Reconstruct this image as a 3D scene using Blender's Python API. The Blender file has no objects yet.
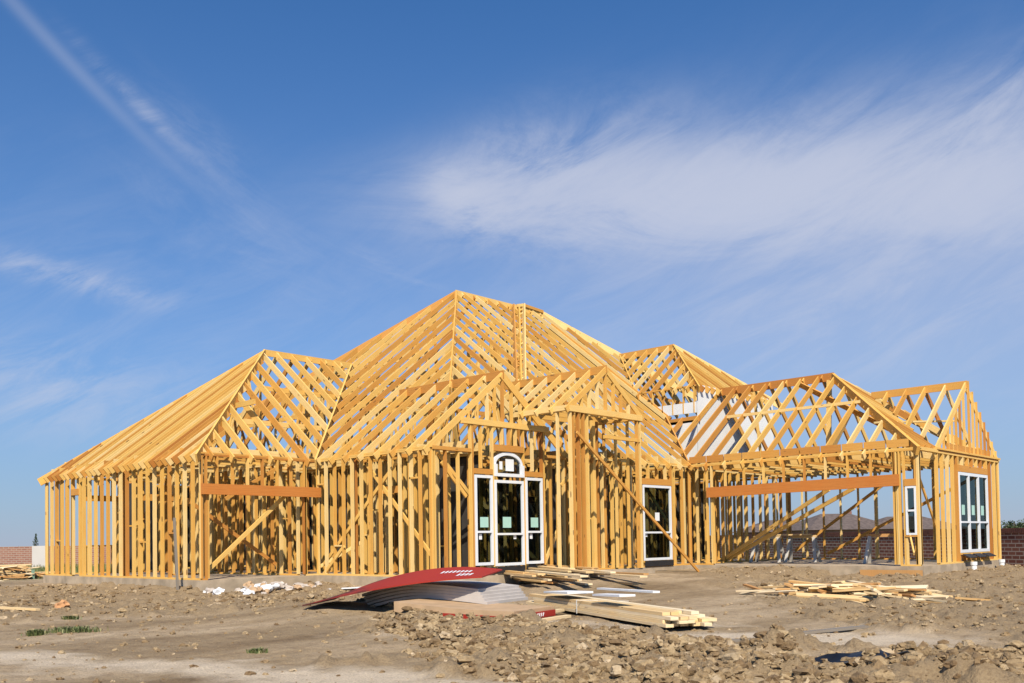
import bpy, math, random
from math import radians, sin, cos, pi
from mathutils import Vector, noise, Matrix
random.seed(7)
R = random.Random(11)
scn = bpy.context.scene
COL = scn.collection

# ------------------------------------------------------------------ camera
CAM = Vector((-11.1145, -20.5809, 0.7993)); YAW, PIT, ROL, FPX, SY = -0.8164, 0.0294, -0.0164, 934.386, 172.48
fw = Vector((-sin(YAW), cos(YAW), 0)); rt = Vector((cos(YAW), sin(YAW), 0)); up = Vector((0, 0, 1))
f2 = fw*cos(PIT) + up*sin(PIT); u2 = -fw*sin(PIT) + up*cos(PIT)
r3 = rt*cos(ROL) + u2*sin(ROL); u3 = -rt*sin(ROL) + u2*cos(ROL)
cd = bpy.data.cameras.new('camera'); cam = bpy.data.objects.new('camera', cd); COL.objects.link(cam)
cam.matrix_world = Matrix(((r3.x, u3.x, -f2.x, CAM.x), (r3.y, u3.y, -f2.y, CAM.y), (r3.z, u3.z, -f2.z, CAM.z), (0, 0, 0, 1)))
cd.sensor_width = 36; cd.lens = FPX/1024*36; cd.shift_y = SY/1024; cd.clip_end = 6000; cd.clip_start = .1
scn.camera = cam

def ray(px, py): return f2 + r3*((px-512)/FPX) + u3*((341.5+SY-py)/FPX)
def G(px, py, z=-.35):           # a survey point of the photo, put on the ground
    d = ray(px, py); t = (z-CAM.z)/d.z; return CAM + d*t
def D(px, py, dist): return CAM + ray(px, py)*dist

# ------------------------------------------------------------------ materials
def mat(name):
    m = bpy.data.materials.new(name); m.use_nodes = True; nt = m.node_tree
    return m, nt, nt.nodes['Principled BSDF']
def N(nt, t, **k):
    n = nt.nodes.new(t)
    for a, b in k.items():
        if a in ('operation', 'blend_type', 'data_type', 'attribute_name', 'noise_dimensions', 'feature', 'interpolation_type', 'offset', 'bands_direction', 'sky_type'): setattr(n, a, b)
        else: n.inputs[a.replace('_', ' ')].default_value = b
    return n
def ramp(nt, fac, stops):
    r = nt.nodes.new('ShaderNodeValToRGB'); e = r.color_ramp.elements
    while len(e) < len(stops): e.new(.5)
    for i, (p, c) in enumerate(stops): e[i].position = p; e[i].color = (*c, 1) if len(c) == 3 else c
    nt.links.new(fac, r.inputs[0]); return r.outputs[0]
def mixc(nt, a, b, fac, mode='MIX'):
    n = nt.nodes.new('ShaderNodeMix'); n.data_type = 'RGBA'; n.blend_type = mode
    for s, val in ((0, fac), (6, a), (7, b)):
        if hasattr(val, 'links'): nt.links.new(val, n.inputs[s])
        else: n.inputs[s].default_value = val if s == 0 else (*val, 1)
    return n.outputs[2]
def math_(nt, op, a, b=None, c=None, clamp=False):
    n = nt.nodes.new('ShaderNodeMath'); n.operation = op; n.use_clamp = clamp
    for i, val in enumerate((a, b, c)):
        if val is None: continue
        if hasattr(val, 'links'): nt.links.new(val, n.inputs[i])
        else: n.inputs[i].default_value = val
    return n.outputs[0]

def wood_mat(name, cols, knots=True, rough=.75, grain=.35):
    m, nt, bs = mat(name)
    at = N(nt, 'ShaderNodeAttribute', attribute_name='tone')
    sp = nt.nodes.new('ShaderNodeSeparateColor'); nt.links.new(at.outputs['Color'], sp.inputs[0])
    base = ramp(nt, sp.outputs[0], [(i/(len(cols)-1), c) for i, c in enumerate(cols)])
    uv = nt.nodes.new('ShaderNodeUVMap')
    mp = nt.nodes.new('ShaderNodeMapping'); mp.inputs['Scale'].default_value = (1.3, 45, 1); nt.links.new(uv.outputs[0], mp.inputs[0])
    nz = N(nt, 'ShaderNodeTexNoise', Scale=1., Detail=4., Roughness=.6); nt.links.new(mp.outputs[0], nz.inputs['Vector'])
    g = ramp(nt, nz.outputs[0], [(.3, (.62, .5, .38)), (.55, (1, 1, 1)), (.8, (1.0, .9, .75))])
    c = mixc(nt, base, g, grain, 'MULTIPLY')
    n2 = N(nt, 'ShaderNodeTexNoise', Scale=2.3, Detail=2.); nt.links.new(uv.outputs[0], n2.inputs['Vector'])
    c = mixc(nt, c, (1.0, .84, .60), math_(nt, 'MULTIPLY', math_(nt, 'SUBTRACT', n2.outputs[0], .45, clamp=True), 1.8), 'MULTIPLY')
    if knots:
        mk = nt.nodes.new('ShaderNodeMapping'); mk.inputs['Scale'].default_value = (2.2, 9, 1); nt.links.new(uv.outputs[0], mk.inputs[0])
        vo = N(nt, 'ShaderNodeTexVoronoi', Scale=1.); nt.links.new(mk.outputs[0], vo.inputs['Vector'])
        sc = nt.nodes.new('ShaderNodeSeparateColor'); nt.links.new(vo.outputs['Color'], sc.inputs[0])
        k = math_(nt, 'LESS_THAN', vo.outputs['Distance'], math_(nt, 'MULTIPLY', math_(nt, 'SUBTRACT', sc.outputs[0], .55, clamp=True), .4))
        c = mixc(nt, c, (.20, .09, .03), math_(nt, 'MULTIPLY', k, .75))
    nt.links.new(c, bs.inputs['Base Color']); bs.inputs['Roughness'].default_value = rough
    bp = N(nt, 'ShaderNodeBump', Strength=.25, Distance=.01); nt.links.new(nz.outputs[0], bp.inputs['Height']); nt.links.new(bp.outputs[0], bs.inputs['Normal'])
    return m
PINE = wood_mat('framing_pine', [(.50, .19, .032), (.68, .33, .065), (.81, .455, .10), (.87, .545, .155), (.91, .66, .29)])
LVL = wood_mat('laminated_beam', [(.58, .20, .035), (.66, .24, .045)], knots=False, grain=.45)
SCRAP = wood_mat('scrap_lumber', [(.52, .25, .08), (.72, .45, .18), (.85, .63, .34), (.88, .72, .48)])
OLDW = wood_mat('weathered_wood', [(.20, .17, .14), (.30, .26, .21)])

def plain(name, col, rough=.6, var=.12, scale=6., bump=0., metal=0.):
    m, nt, bs = mat(name)
    tc = nt.nodes.new('ShaderNodeTexCoord'); nz = N(nt, 'ShaderNodeTexNoise', Scale=scale, Detail=5.)
    nt.links.new(tc.outputs['Object'], nz.inputs['Vector'])
    lo = tuple(c*(1-var) for c in col); hi = tuple(min(1, c*(1+var)) for c in col)
    nt.links.new(ramp(nt, nz.outputs[0], [(.3, lo), (.7, hi)]), bs.inputs['Base Color'])
    bs.inputs['Roughness'].default_value = rough; bs.inputs['Metallic'].default_value = metal
    if bump:
        b = N(nt, 'ShaderNodeBump', Strength=bump, Distance=.02); nt.links.new(nz.outputs[0], b.inputs['Height']); nt.links.new(b.outputs[0], bs.inputs['Normal'])
    return m
VINYL = plain('white_vinyl', (.82, .83, .84), .35, .03)
WRAP = plain('white_sheathing', (.84, .82, .79), .6, .05, 1.5)
CONC = plain('slab_concrete', (.44, .34, .23), .9, .25, 3., .4)
STICK = plain('pale_green_sticker', (.42, .66, .56), .6, .03)
PAPER = plain('white_paper', (.85, .85, .83), .7, .03)
BLACK = plain('black_flashing', (.02, .02, .022), .6, .2)
PLAS = plain('black_plastic', (.015, .016, .02), .35, .3)
SHADEP = plain('interior_shade_board', (.045, .038, .032), .9, .3, 2.)  # near-black colour standing in for the shade inside the house
GREY = plain('grey_sheet', (.52, .46, .41), .8, .08, 4.)
TAN = plain('tan_sheet', (.52, .34, .19), .8, .12, 5.)
FOAM = plain('white_foam', (.80, .80, .80), .6, .05)
PVC = plain('white_pvc', (.85, .85, .83), .35, .04)
ALU = plain('pale_metal', (.52, .48, .42), .45, .1, 8.)
WHITEW = plain('white_painted_wall', (.60, .54, .49), .8, .1, .5)
STONE = plain('stone_rubble', (.52, .44, .37), .9, .35, 5., .5)
STRAP = plain('white_strap', (.8, .78, .72), .5, .03)
GSTAKE = plain('green_stake_paint', (.22, .34, .24), .7, .15)

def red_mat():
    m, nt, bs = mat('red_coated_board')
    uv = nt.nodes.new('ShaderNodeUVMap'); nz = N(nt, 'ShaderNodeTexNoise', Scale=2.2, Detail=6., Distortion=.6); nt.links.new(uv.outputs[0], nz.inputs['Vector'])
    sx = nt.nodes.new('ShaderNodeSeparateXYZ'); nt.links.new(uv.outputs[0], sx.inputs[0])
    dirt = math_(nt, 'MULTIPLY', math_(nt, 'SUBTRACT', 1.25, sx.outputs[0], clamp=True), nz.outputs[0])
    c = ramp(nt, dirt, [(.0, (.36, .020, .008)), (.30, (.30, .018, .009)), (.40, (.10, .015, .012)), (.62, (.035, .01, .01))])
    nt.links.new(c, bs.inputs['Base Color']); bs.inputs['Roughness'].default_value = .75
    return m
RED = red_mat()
def glass_mat():
    m, nt, bs = mat('window_glass')
    out = nt.nodes['Material Output']; gl = nt.nodes.new('ShaderNodeBsdfGlossy'); gl.inputs['Roughness'].default_value = .03
    tr = nt.nodes.new('ShaderNodeBsdfTransparent'); tr.inputs[0].default_value = (.38, .43, .42, 1)
    fr = N(nt, 'ShaderNodeFresnel', IOR=1.35); mx = nt.nodes.new('ShaderNodeMixShader')
    gg = nt.nodes.new('ShaderNodeNewGeometry'); nt.links.new(math_(nt, 'MULTIPLY', fr.outputs[0], math_(nt, 'SUBTRACT', 1., gg.outputs['Backfacing'])), mx.inputs[0]); nt.links.new(tr.outputs[0], mx.inputs[1]); nt.links.new(gl.outputs[0], mx.inputs[2]); nt.links.new(mx.outputs[0], out.inputs[0])
    return m
GLASS = glass_mat()
def brick_mat(name='brown_brick', c1=(.17, .055, .035), c2=(.26, .10, .065), mort=(.46, .37, .31)):
    m, nt, bs = mat(name)
    uv = nt.nodes.new('ShaderNodeUVMap'); b = nt.nodes.new('ShaderNodeTexBrick'); nt.links.new(uv.outputs[0], b.inputs['Vector'])
    b.inputs['Scale'].default_value = 1; b.inputs['Brick Width'].default_value = .36; b.inputs['Row Height'].default_value = .13; b.inputs['Mortar Size'].default_value = .017
    b.inputs['Color1'].default_value = (*c1, 1); b.inputs['Color2'].default_value = (*c2, 1); b.inputs['Mortar'].default_value = (*mort, 1)
    nt.links.new(b.outputs[0], bs.inputs['Base Color']); bs.inputs['Roughness'].default_value = .9
    return m
BRICK = brick_mat()
ROOFM = plain('brown_shingle', (.13, .095, .08), .9, .3, 2.)

# ------------------------------------------------------------------ mesh building
class MB:
    def __init__(s): s.v = []; s.f = []; s.t = []; s.uv = []
    def quadbox(s, P, L, tone=None):     # P: 8 corners, first 4 at the start end, last 4 at the far end
        o = len(s.v); s.v += [tuple(p) for p in P]
        fs = [(3, 2, 1, 0), (4, 5, 6, 7), (0, 1, 5, 4), (1, 2, 6, 5), (2, 3, 7, 6), (3, 0, 4, 7)]
        tone = tone if tone is not None else R.random()**.8; ou = R.random()*50
        w = (Vector(P[1])-Vector(P[0])).length; h = (Vector(P[2])-Vector(P[1])).length
        for i, f in enumerate(fs):
            s.f.append(tuple(o+k for k in f)); s.t.append((tone, R.random(), 0, 1))
            if i < 2: s.uv.append([(ou, ou), (ou+w, ou), (ou+w, ou+h), (ou, ou+h)])
            else:
                ww = w if i in (2, 4) else h; b = ou+i*.37
                s.uv.append([(ou, b), (ou, b+ww), (ou+L, b+ww), (ou+L, b)])
    def bar(s, a, b, w, d, n=(0, 0, 1), tone=None, twist=0):   # w across, d along n
        a = Vector(a); b = Vector(b); t = (b-a); L = t.length
        if L < 1e-4: return
        t /= L; n = Vector(n); n = n - t*n.dot(t)
        if n.length < 1e-4: n = Vector((1, 0, 0)) - t*t.x
        n.normalize(); sd = t.cross(n)
        P = []
        for q in (a, b):
            for (i, j) in ((-1, -1), (1, -1), (1, 1), (-1, 1)): P.append(q + sd*(i*w/2) + n*(j*d/2))
        s.quadbox(P, L, tone)
    def box(s, x0, y0, z0, x1, y1, z1, tone=None):
        s.bar(((x0+x1)/2, (y0+y1)/2, z0), ((x0+x1)/2, (y0+y1)/2, z1), abs(y1-y0) if True else 0, abs(x1-x0), (1, 0, 0), tone)
    def poly(s, pts, tone=.5, uvs=None):
        o = len(s.v); s.v += [tuple(p) for p in pts]; s.f.append(tuple(range(o, o+len(pts)))); s.t.append((tone, .5, 0, 1))
        s.uv.append(uvs or [(0, 0)]*len(pts))
    def build(s, name, m, parent=None, loc=(0, 0, 0), smooth=False):
        loc = Vector(loc); me = bpy.data.meshes.new(name)
        me.from_pydata([tuple(Vector(p)-loc) for p in s.v], [], s.f)
        
        uu = []; cc = []
        for i, f in enumerate(s.f):
            for j in range(len(f)): uu += list(s.uv[i][j % len(s.uv[i])]); cc += list(s.t[i])
        me.uv_layers.new(name='UVMap'); me.uv_layers[0].data.foreach_set('uv', uu); me.color_attributes.new('tone', 'FLOAT_COLOR', 'CORNER'); me.color_attributes['tone'].data.foreach_set('color', cc)
        me.materials.append(m)
        if smooth: me.polygons.foreach_set('use_smooth', [True]*len(me.polygons))
        me.update()
        o = bpy.data.objects.new(name, me); COL.objects.link(o); o.location = loc
        if parent is not None: o.parent = parent
        return o
def tag(o, label=None, cat=None, group=None, kind=None):
    for k, val in (('label', label), ('category', cat), ('group', group), ('kind', kind)):
        if val: o[k] = val
    return o
def empty(name, loc, rz=0):
    o = bpy.data.objects.new(name, None); COL.objects.link(o); o.location = loc; o.rotation_euler = (0, 0, rz); o.empty_display_size = .3
    return o
def child(ob, parent):            # parent keeping world placement (parent Empty has location / rotation only)
    ob.parent = parent; bpy.context.view_layer.update() if False else None
    M = Matrix.LocRotScale(parent.location, parent.rotation_euler, None)
    ob.matrix_parent_inverse = M.inverted(); return ob

# ------------------------------------------------------------------ the house frame
H = 3.05; HR = 3.15; P_ = .7865; O = .24
A, L1, YB, X3, GX, Y5, X7, X8 = 3.324, 9.457, -4.454, 8.18, 13.398, -11.84, 14.657, 19.94
W = .0
house = empty('timber_house_frame', (0, 0, 0))
tag(house, 'unfinished house of bare yellow timber framing with steep hipped rafters on a slab', 'house frame')

MEM = {}      # kind -> list of (priority, bars)
def mem(kind, bars, pri, where=None):
    MEM.setdefault(kind, []).append((pri, bars))
def camd(p): return (Vector(p)-CAM).length

def stud(x, y, z0, z1, nrm, pri, w=.042, d=.092, tone=None):
    mem('stud', [((x, y, z0), (x, y, z1), w, d, nrm, tone)], pri)

def wall(x0, y0, x1, y1, z1=H, z0=0, sp=.406, openings=(), vis=0, d=.092, plates=True, jit=.25, skip=0, blocks=.15):
    """a stud wall; openings: (s0, s1, sill z, head z); vis: how openly it shows (0 hidden .. 3 front)"""
    a = Vector((x0, y0, 0)); b = Vector((x1, y1, 0)); t = b-a; L = t.length; t.normalize(); nrm = (t.y, -t.x, 0)
    pl = []
    zt = z1-.084
    def P(s, z): q = a+t*s; return (q.x, q.y, z)
    if plates:
        pl.append((P(-.07, z1-.021), P(L+.07, z1-.021), .100, .041, (0, 0, 1), None)); pl.append((P(0, z1-.063), P(L, z1-.063), .096, .041, (0, 0, 1), None))
        ops = sorted([o for o in openings if o[2] <= 0.02]); s = 0
        for o in ops+[(L, L, 0, 0)]:
            if o[0]-s > .1: pl.append((P(s, z0+.021), P(o[0], z0+.021), .096, .041, (0, 0, 1), None))
            s = o[1]
        mem('PLATE', pl, 0)
    n = max(1, int(round(L/sp)))
    for i in range(n+1):
        s = i*L/n + (R.uniform(-.03, .03)*jit if 0 < i < n else 0); q = P(s, 0)
        pri = vis*100 - camd(q)
        if skip and R.random() < skip: continue
        inop = [o for o in openings if o[0]+.02 < s < o[1]-.02]
        if inop:
            o = inop[0]
            if o[3] < z1-.2: stud(q[0], q[1], o[3]+.0, zt, nrm, pri-10, d=d)
            if o[2] > .1: stud(q[0], q[1], z0+.04, o[2], nrm, pri-12, d=d)
            continue
        stud(q[0], q[1], z0+.04, zt, nrm, pri, d=d)
        if R.random() < .12 and 0 < i < n:
            q2 = P(s+.05, 0); stud(q2[0], q2[1], z0+.04, zt, nrm, pri-1, d=d)
        if R.random() < blocks and i < n:
            zz = R.uniform(.6, 2.4); mem('fire_block', [(P(s+.02, zz), P(s+L/n-.02, zz), d, .04, (0, 0, 1), None)], pri)
    for o in openings:
        for s, e in ((o[0]-.02, -1), (o[1]+.02, 1)):
            if not (0 <= s <= L): continue
            q = P(s, 0); stud(q[0], q[1], z0+.04, zt, nrm, vis*100-camd(q)+2, d=d)
            q = P(s-e*.045, 0) ; stud(q[0], q[1], z0+.04, o[3]-.001, nrm, vis*100-camd(q)-3, d=d)
        if o[2] > .1: mem('window_sill_plate', [(P(o[0], o[2]-.02), P(o[1], o[2]-.02), .14, .04, (0, 0, 1), None)], 0)
        if len(o) < 5: mem('header', [(P(o[0], o[3]+.09), P(o[1], o[3]+.09), .13, .18, (0, 0, 1), .2)], 0)

# exterior walls
wall(0, 0, 0, L1, openings=[(6.95, 7.5, 0, 2.35)], vis=3, sp=.39)
wall(0, 0, A, 0, openings=[(.14, A-.42, 0, 2.292, 'lvl')], vis=3)
wall(A, 0, A, YB, vis=3, sp=.37)
wall(0, L1, A+.3, L1, vis=0, openings=[(1.0, 2.2, .9, 2.3)])
wall(A+.3, L1, A+.3, 11.8, vis=0)
wall(A+.3, 11.8, 20.9, 11.8, vis=0, openings=[(2, 3.6, .3, 2.3), (6, 8.4, .1, 2.3), (11.5, 13.3, .3, 2.3)], sp=.5)
wall(20.9, -5, 20.9, 11.8, vis=0, sp=.5)
# portico side walls and W6 with its window
wall(X3, YB, X3, -5.0, vis=1)
wall(X3, -5.0, GX, -5.0, vis=3, sp=.42, openings=[(10.84-X3, 12.34-X3, .18, 2.37)])
# garage
wall(GX, -5.0, GX, Y5, vis=3, sp=.6, openings=[(.80, 6.33, 0, 2.335, 'lvl'), (6.48, 6.78, .79, 2.06)], blocks=.05)
mem('PLATE', [((GX, Y5, H-.04), (X7, Y5, H-.04), .13, .09, (0, 0, 1), None)], 0)
wall(X7, Y5, X8, Y5, vis=3, sp=.40, openings=[(16.22-X7, 18.78-X7, .27, 2.54)], blocks=.04)
wall(X8, Y5, X8, -5, vis=1, sp=.61, blocks=.0)
wall(GX+.1, -4.9, X8, -4.9, vis=0, sp=.5)
stud(GX+.02, Y5+.0, .04, 2.96, (1, 0, 0), 299); stud(GX, Y5+.09, .04, 2.96, (1, 0, 0), 299)
for yy in (-11.20, -11.27): stud(GX, yy, .04, 2.96, (1, 0, 0), 299)
# interior partitions
for w_ in ((2.9, .3, 2.9, 9.2), (0.2, 4.6, 3.2, 4.6), (5.2, -4.2, 5.2, 9), (A, 3.2, 12, 3.2), (8.2, -4.6, 8.2, 8.5), (A, 6.8, 16, 6.8), (11, -4.8, 11, 6.5), (13.4, -4.8, 13.4, 11),
           (3.5, -1.4, 8, -1.4), (4.4, -3.9, 4.4, -.2), (8.3, -2.3, 13, -2.3), (16.4, -4.5, 16.4, 11), (5.8, 9.4, 20, 9.4), (13.5, 1.0, 20, 1.0), (6.7, -1.2, 6.7, 6.6), (9.6, .6, 9.6, 6.6), (13.6, -2.4, 20.6, -2.4)):
    L_ = math.hypot(w_[2]-w_[0], w_[3]-w_[1]); o0 = R.uniform(.4, max(.5, L_-1.6))
    wall(*w_, vis=0, sp=.41, d=.09, openings=[(o0, o0+.95, 0, 2.1)] if L_ > 2.5 else ())
# dark panels added for interior shade are built with the sheathing below

# front gable bay (y = YB)
G_ = (0, -1, 0)
def fg(x, z0, z1, pri=330, y=YB, w=.042): stud(x, y, z0, z1, G_, pri, w=w)
apx = (A+X3)/2
def rakez(x, xa, hw, top): return top-(abs(x-xa))*P_
FGT = HR+P_*(X3-A)/2
for x in (A+.02, A+.085, A+.45, A+.86): fg(x, .04, 2.97)
for x in (4.60, 4.66): fg(x, .04, 3.64)
for x in (5.345,): fg(x, .04, 3.64, w=.05)
for x in (6.475,): fg(x, .04, 3.64, w=.05)
for x in (7.19, 7.255): fg(x, .04, 3.64)
for x in (7.55, 7.83, 8.14, 8.07): fg(x, .04, 2.97)
for x in (4.95,): fg(x, 2.60, 3.64)
for x in (5.70, 5.95, 6.2): fg(x, 3.22, 3.64)
for x in (6.83,): fg(x, 2.60, 3.64)
mem('PLATE', [((A, YB, 3.01), (4.58, YB, 3.01), .142, .084, (0, 0, 1), None), ((7.28, YB, 3.01), (X3+.08, YB, 3.01), .142, .084, (0, 0, 1), None),
              ((4.3, YB, 3.72), (7.45, YB, 3.72), .144, .14, (0, 0, 1), .75)], 0)
mem('header', [((4.68, YB, 2.52), (5.32, YB, 2.52), .13, .13, (0, 0, 1), .15)], 0)
mem('header', [((5.37, YB, 3.13), (6.45, YB, 3.13), .13, .16, (0, 0, 1), .15)], 0)
mem('header', [((6.50, YB, 2.52), (7.17, YB, 2.52), .13, .13, (0, 0, 1), .15)], 0)
for x in (4.55, 4.85, 5.2, 5.47, 5.75, 6.08, 6.4, 6.75, 7.1):
    zt = rakez(x, apx, 0, FGT)-.16
    if zt > 3.85: fg(x, 3.79, zt, 320)
# portico (y = -6)
PX0, PX1, PYY, PH = 6.5, 9.43, -6.0, 4.06
pxa = (PX0+PX1)/2; PT = 5.25; pp = (PT-PH-.12)/((PX1-PX0)/2)
for x, yo, t_ in ((6.52, 0, .9), (6.66, .03, .2), (6.82, .0, .05), (6.90, .05, .35), (7.02, .0, .15), (7.20, .02, .75)): stud(x, PYY+yo, .04, PH-.1, G_, 340, w=.05, tone=t_)
for x in (9.30, 9.41): stud(x, PYY, .04, PH-.1, G_, 340, tone=.3 if x < 9.35 else .85)
stud(8.55, PYY+.9, .04, 4.0, G_, 300, w=.12); stud(7.6, PYY+.9, .04, 4.0, G_, 300); stud(8.1, PYY+.95, .04, 4.0, G_, 300); stud(8.85, PYY+1., .04, 4.0, G_, 300)
mem('PLATE', [((PX0-.05, PYY, PH-.02), (PX1+.05, PYY, PH-.02), .14, .15, (0, 0, 1), .8), ((7.9, PYY, 3.44), (9.5, PYY, 3.44), .09, .09, (0, 0, 1), .5),
              ((PX0, PYY, PH), (PX0, -3.9, PH), .14, .13, (0, 0, 1), None), ((PX1, PYY, PH), (PX1, -3.9, PH), .14, .13, (0, 0, 1), None)], 0)
for x in (PX0, PX1):
    for y in ((-5.62,) if x == PX0 else (-5.6, -5.2, -4.8)): stud(x, y, .04, PH-.07, (1, 0, 0), 250)
for x in (6.98, 7.3, 7.62, 7.965, 8.3, 8.62, 8.95): stud(x, PYY, PH+.06, PT-abs(x-pxa)*pp-.14, G_, 320)
# portico inner truss row
for yy in (-5.4, -4.8, -4.2): mem('joist', [((PX0, yy, PH+.05), (PX1, yy, PH+.05), .04, .14, (0, 0, 1), None)], 0)
# right gable studs, tops stepping past the rake
gxa = (X7+X8)/2-.10; GT = HR+P_*(gxa-X7)
x = X7+.3; i = 0
while x < X8-.1:
    zt = GT-abs(x-gxa)*P_-.16
    if x > gxa: zt += .30
    stud(x, Y5+(.0 if x <= gxa else -.03), H+.0, zt, G_, 310, w=.04 if x < gxa else .05, d=.06, tone=R.choice([.1, .35, .5, .7]))
    x += .34
mem('PLATE', [((X7-.1, Y5-.03, H+.03), (X8+.1, Y5-.03, H+.03), .10, .05, (0, 0, 1), .6)], 0)
mem('header', [((X7+.9, Y5, H+.15), (X8-.7, Y5, H+.15), .05, .16, (0, 0, 1), .2)], 0)

# rafters -----------------------------------------------------------
def clipline(poly, axis, c):
    """intersections of the line (other coord = c) with the polygon, as sorted intervals along `axis`"""
    o = 1-axis; xs = []
    for i in range(len(poly)):
        p, q = poly[i], poly[(i+1) % len(poly)]
        if (p[o] <= c < q[o]) or (q[o] <= c < p[o]):
            t = (c-p[o])/(q[o]-p[o]); xs.append(p[axis]+(q[axis]-p[axis])*t)
    xs.sort(); return [(xs[i], xs[i+1]) for i in range(0, len(xs)-1, 2)]
def face(poly, axis, zf, sp, vis, start=0., w=.04, d=.185, tone=None, jit=.02, minl=.25):
    """rafters running along `axis` on the plane z = zf(x, y) over the plan polygon"""
    o = 1-axis; lo = min(p[o] for p in poly); hi = max(p[o] for p in poly); c = lo+.03+start
    while c < hi-.01:
        cc = c+R.uniform(-jit, jit)
        for (s0, s1) in clipline(poly, axis, cc):
            if s1-s0 < minl: continue
            a = [0, 0]; b = [0, 0]; a[axis], a[o] = s0, cc; b[axis], b[o] = s1, cc
            A3 = Vector((a[0], a[1], zf(*a))); B3 = Vector((b[0], b[1], zf(*b)))
            t = (B3-A3).normalized(); sd = Vector((1, 0, 0)) if axis == 1 else Vector((0, 1, 0)); n = t.cross(sd)
            if n.z < 0: n = -n
            off = n*(d/2)
            mem('rafter', [(A3-off, B3-off, w, d, n, tone)], vis*100 - camd((A3+B3)/2))
        c += sp
def beam(a, b, w=.045, d=.235, n=(0, 0, 1), tone=None, drop=None):
    a = Vector(a); b = Vector(b); dr = Vector((0, 0, (d/2 if drop is None else drop)))
    mem('BEAM', [(a-dr, b-dr, w, d, n, tone)], 0)
PW = lambda x, y: HR+P_*(x)
h = L1/2
lwW = lambda x, y: HR+P_*x
lwS = lambda x, y: HR+P_*y
lwN = lambda x, y: HR+P_*(L1-y)
mW = lambda x, y: HR+P_*(x-A)
mS = lambda x, y: HR+P_*(y+5)
XM, YM = 11.731, 3.421; ZM = mW(XM, 0)
XE = 16.35; EAST = 20.9
face([(-O, -O), (h, h), (-O, L1+.06)], 0, lwW, .30, 3, d=.20)
face([(-O, -O), (A-O, -O), (A+h, h), (h, h)], 1, lwS, .55, 3, start=.4)
face([(-O, L1+O), (h, h), (A+h, h), (A-O, L1+O)], 1, lwN, .6, 0)
# main west plane (with the front bay's west slope, same plane)
mwp = [(A-O, YB-.06), (apx, YB-.06), (apx, -2.57), (XM, YM), (A+.2, 2*YM+4.98+0.), (A+.2, L1+.3), (A+h, h), (A-O, -O)]
mwp[4] = (A+.2, YM+(XM-A)-.2)
face(mwp, 0, mW, .61, 3, start=.03, d=.15)
mE_f = lambda x, y: FGT-P_*(x-apx)
face([(apx, YB-.06), (X3+O, YB-.06), (X3-.2, YB+.02), (apx, -2.57)], 0, mE_f, .6, 2)
# main south plane
DX, DY, DT = 15.8, -3.85, 2.6
dpz = 6.0+P_*DT; ry = -5+(dpz-HR)/P_
msp = [(XM, YM), (apx, -2.57), (X3-.5, YB-.1), (X3, -5-O), (GX, -5-O), (GX+.1, -5), (DX, -2.6), (DX, -1.4), (DX+DT, ry-.1), (XE+(YM-ry)*.6, ry+.5), (XE, YM)]
face(msp, 1, mS, .61, 3, start=.2, d=.14)
mN = lambda x, y: HR+P_*(2*YM+5-y)
face([(XM, YM), (XE, YM), (EAST, YM+8.2), (A+.2, YM+8.4)], 1, mN, .6, 0)
pe = P_
mEast = lambda x, y: ZM-P_*(x-XE)
face([(XE, YM), (EAST, YM-(EAST-XE)+.0), (EAST, YM+(EAST-XE))], 0, mEast, .6, 1)
# garage
RX = 17.145; RY = Y5+3.9; RZ = 5.92; gp = (RZ-HR)/(RX-GX); gps = (RZ-HR)/(RY-Y5)
gW = lambda x, y: HR+gp*(x-GX)-.02
gE = lambda x, y: HR+(RZ-HR)*(X8-x)/(X8-RX)
gS = lambda x, y: HR+gps*(y-Y5)
face([(GX-O, Y5+.02), (RX, RY), (RX, DY), (DX, DY), (DX, -2.6), (GX-O, -5-O+.1)], 0, gW, .6, 3, start=.12)
face([(RX, RY), (X8+.2, Y5-.2), (X8+.2, DY), (RX, DY)], 0, gE, .6, 2, start=.2)
face([(GX-.1, Y5-.06), (X7-.1, Y5-.06), (gxa, Y5+2.64), (RX, RY)], 1, gS, .42, 2)
face([(gxa, Y5+2.64), (X8+.1, Y5-.1), (X8+.25, Y5-.15), (RX, RY)], 1, gS, .42, 1)
# right gable roof
face([(X7-O, Y5-.04), (gxa, Y5-.04), (gxa, Y5+2.64), (X7-O, Y5+.0)], 0, lambda x, y: HR+P_*(x-X7), .56, 3)
face([(gxa, Y5-.04), (X8+O, Y5-.04), (X8+.05, Y5+.1), (gxa, Y5+2.64)], 0, lambda x, y: GT-(GT-HR)*(x-gxa)/(X8-gxa), .56, 2)
# raised roof at the back right
dE = lambda x, y: 6.0+P_*(x-DX)
face([(DX-O, DY-O), (DX+DT, DY+DT), (DX+DT, ry), (DX-O, -1.3)], 0, dE, .5, 3)
face([(DX-O, DY-O), (DX+DT, DY+DT), (DX+2*DT+O, DY-O)], 1, lambda x, y: 6.0+P_*(y-DY), .34, 3)
face([(DX+DT, DY+DT), (DX+2*DT+O, DY-O), (DX+2*DT+O, ry), (DX+DT, ry)], 0, lambda x, y: 6.0+P_*(DX+2*DT-x), .5, 1)
# portico roof
pW = lambda x, y: PT-pp*(pxa-x); pE = lambda x, y: PT-pp*(x-pxa); pry = -5+(PT-HR)/P_
face([(PX0-.2, PYY-.05), (pxa, PYY-.05), (pxa, pry), (PX0-.2, -3.9)], 0, pW, .5, 3, d=.14)
face([(pxa, PYY-.05), (PX1+.15, PYY-.05), (PX1+.15, -4.1), (pxa, pry)], 0, pE, .5, 2, d=.14)

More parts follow.
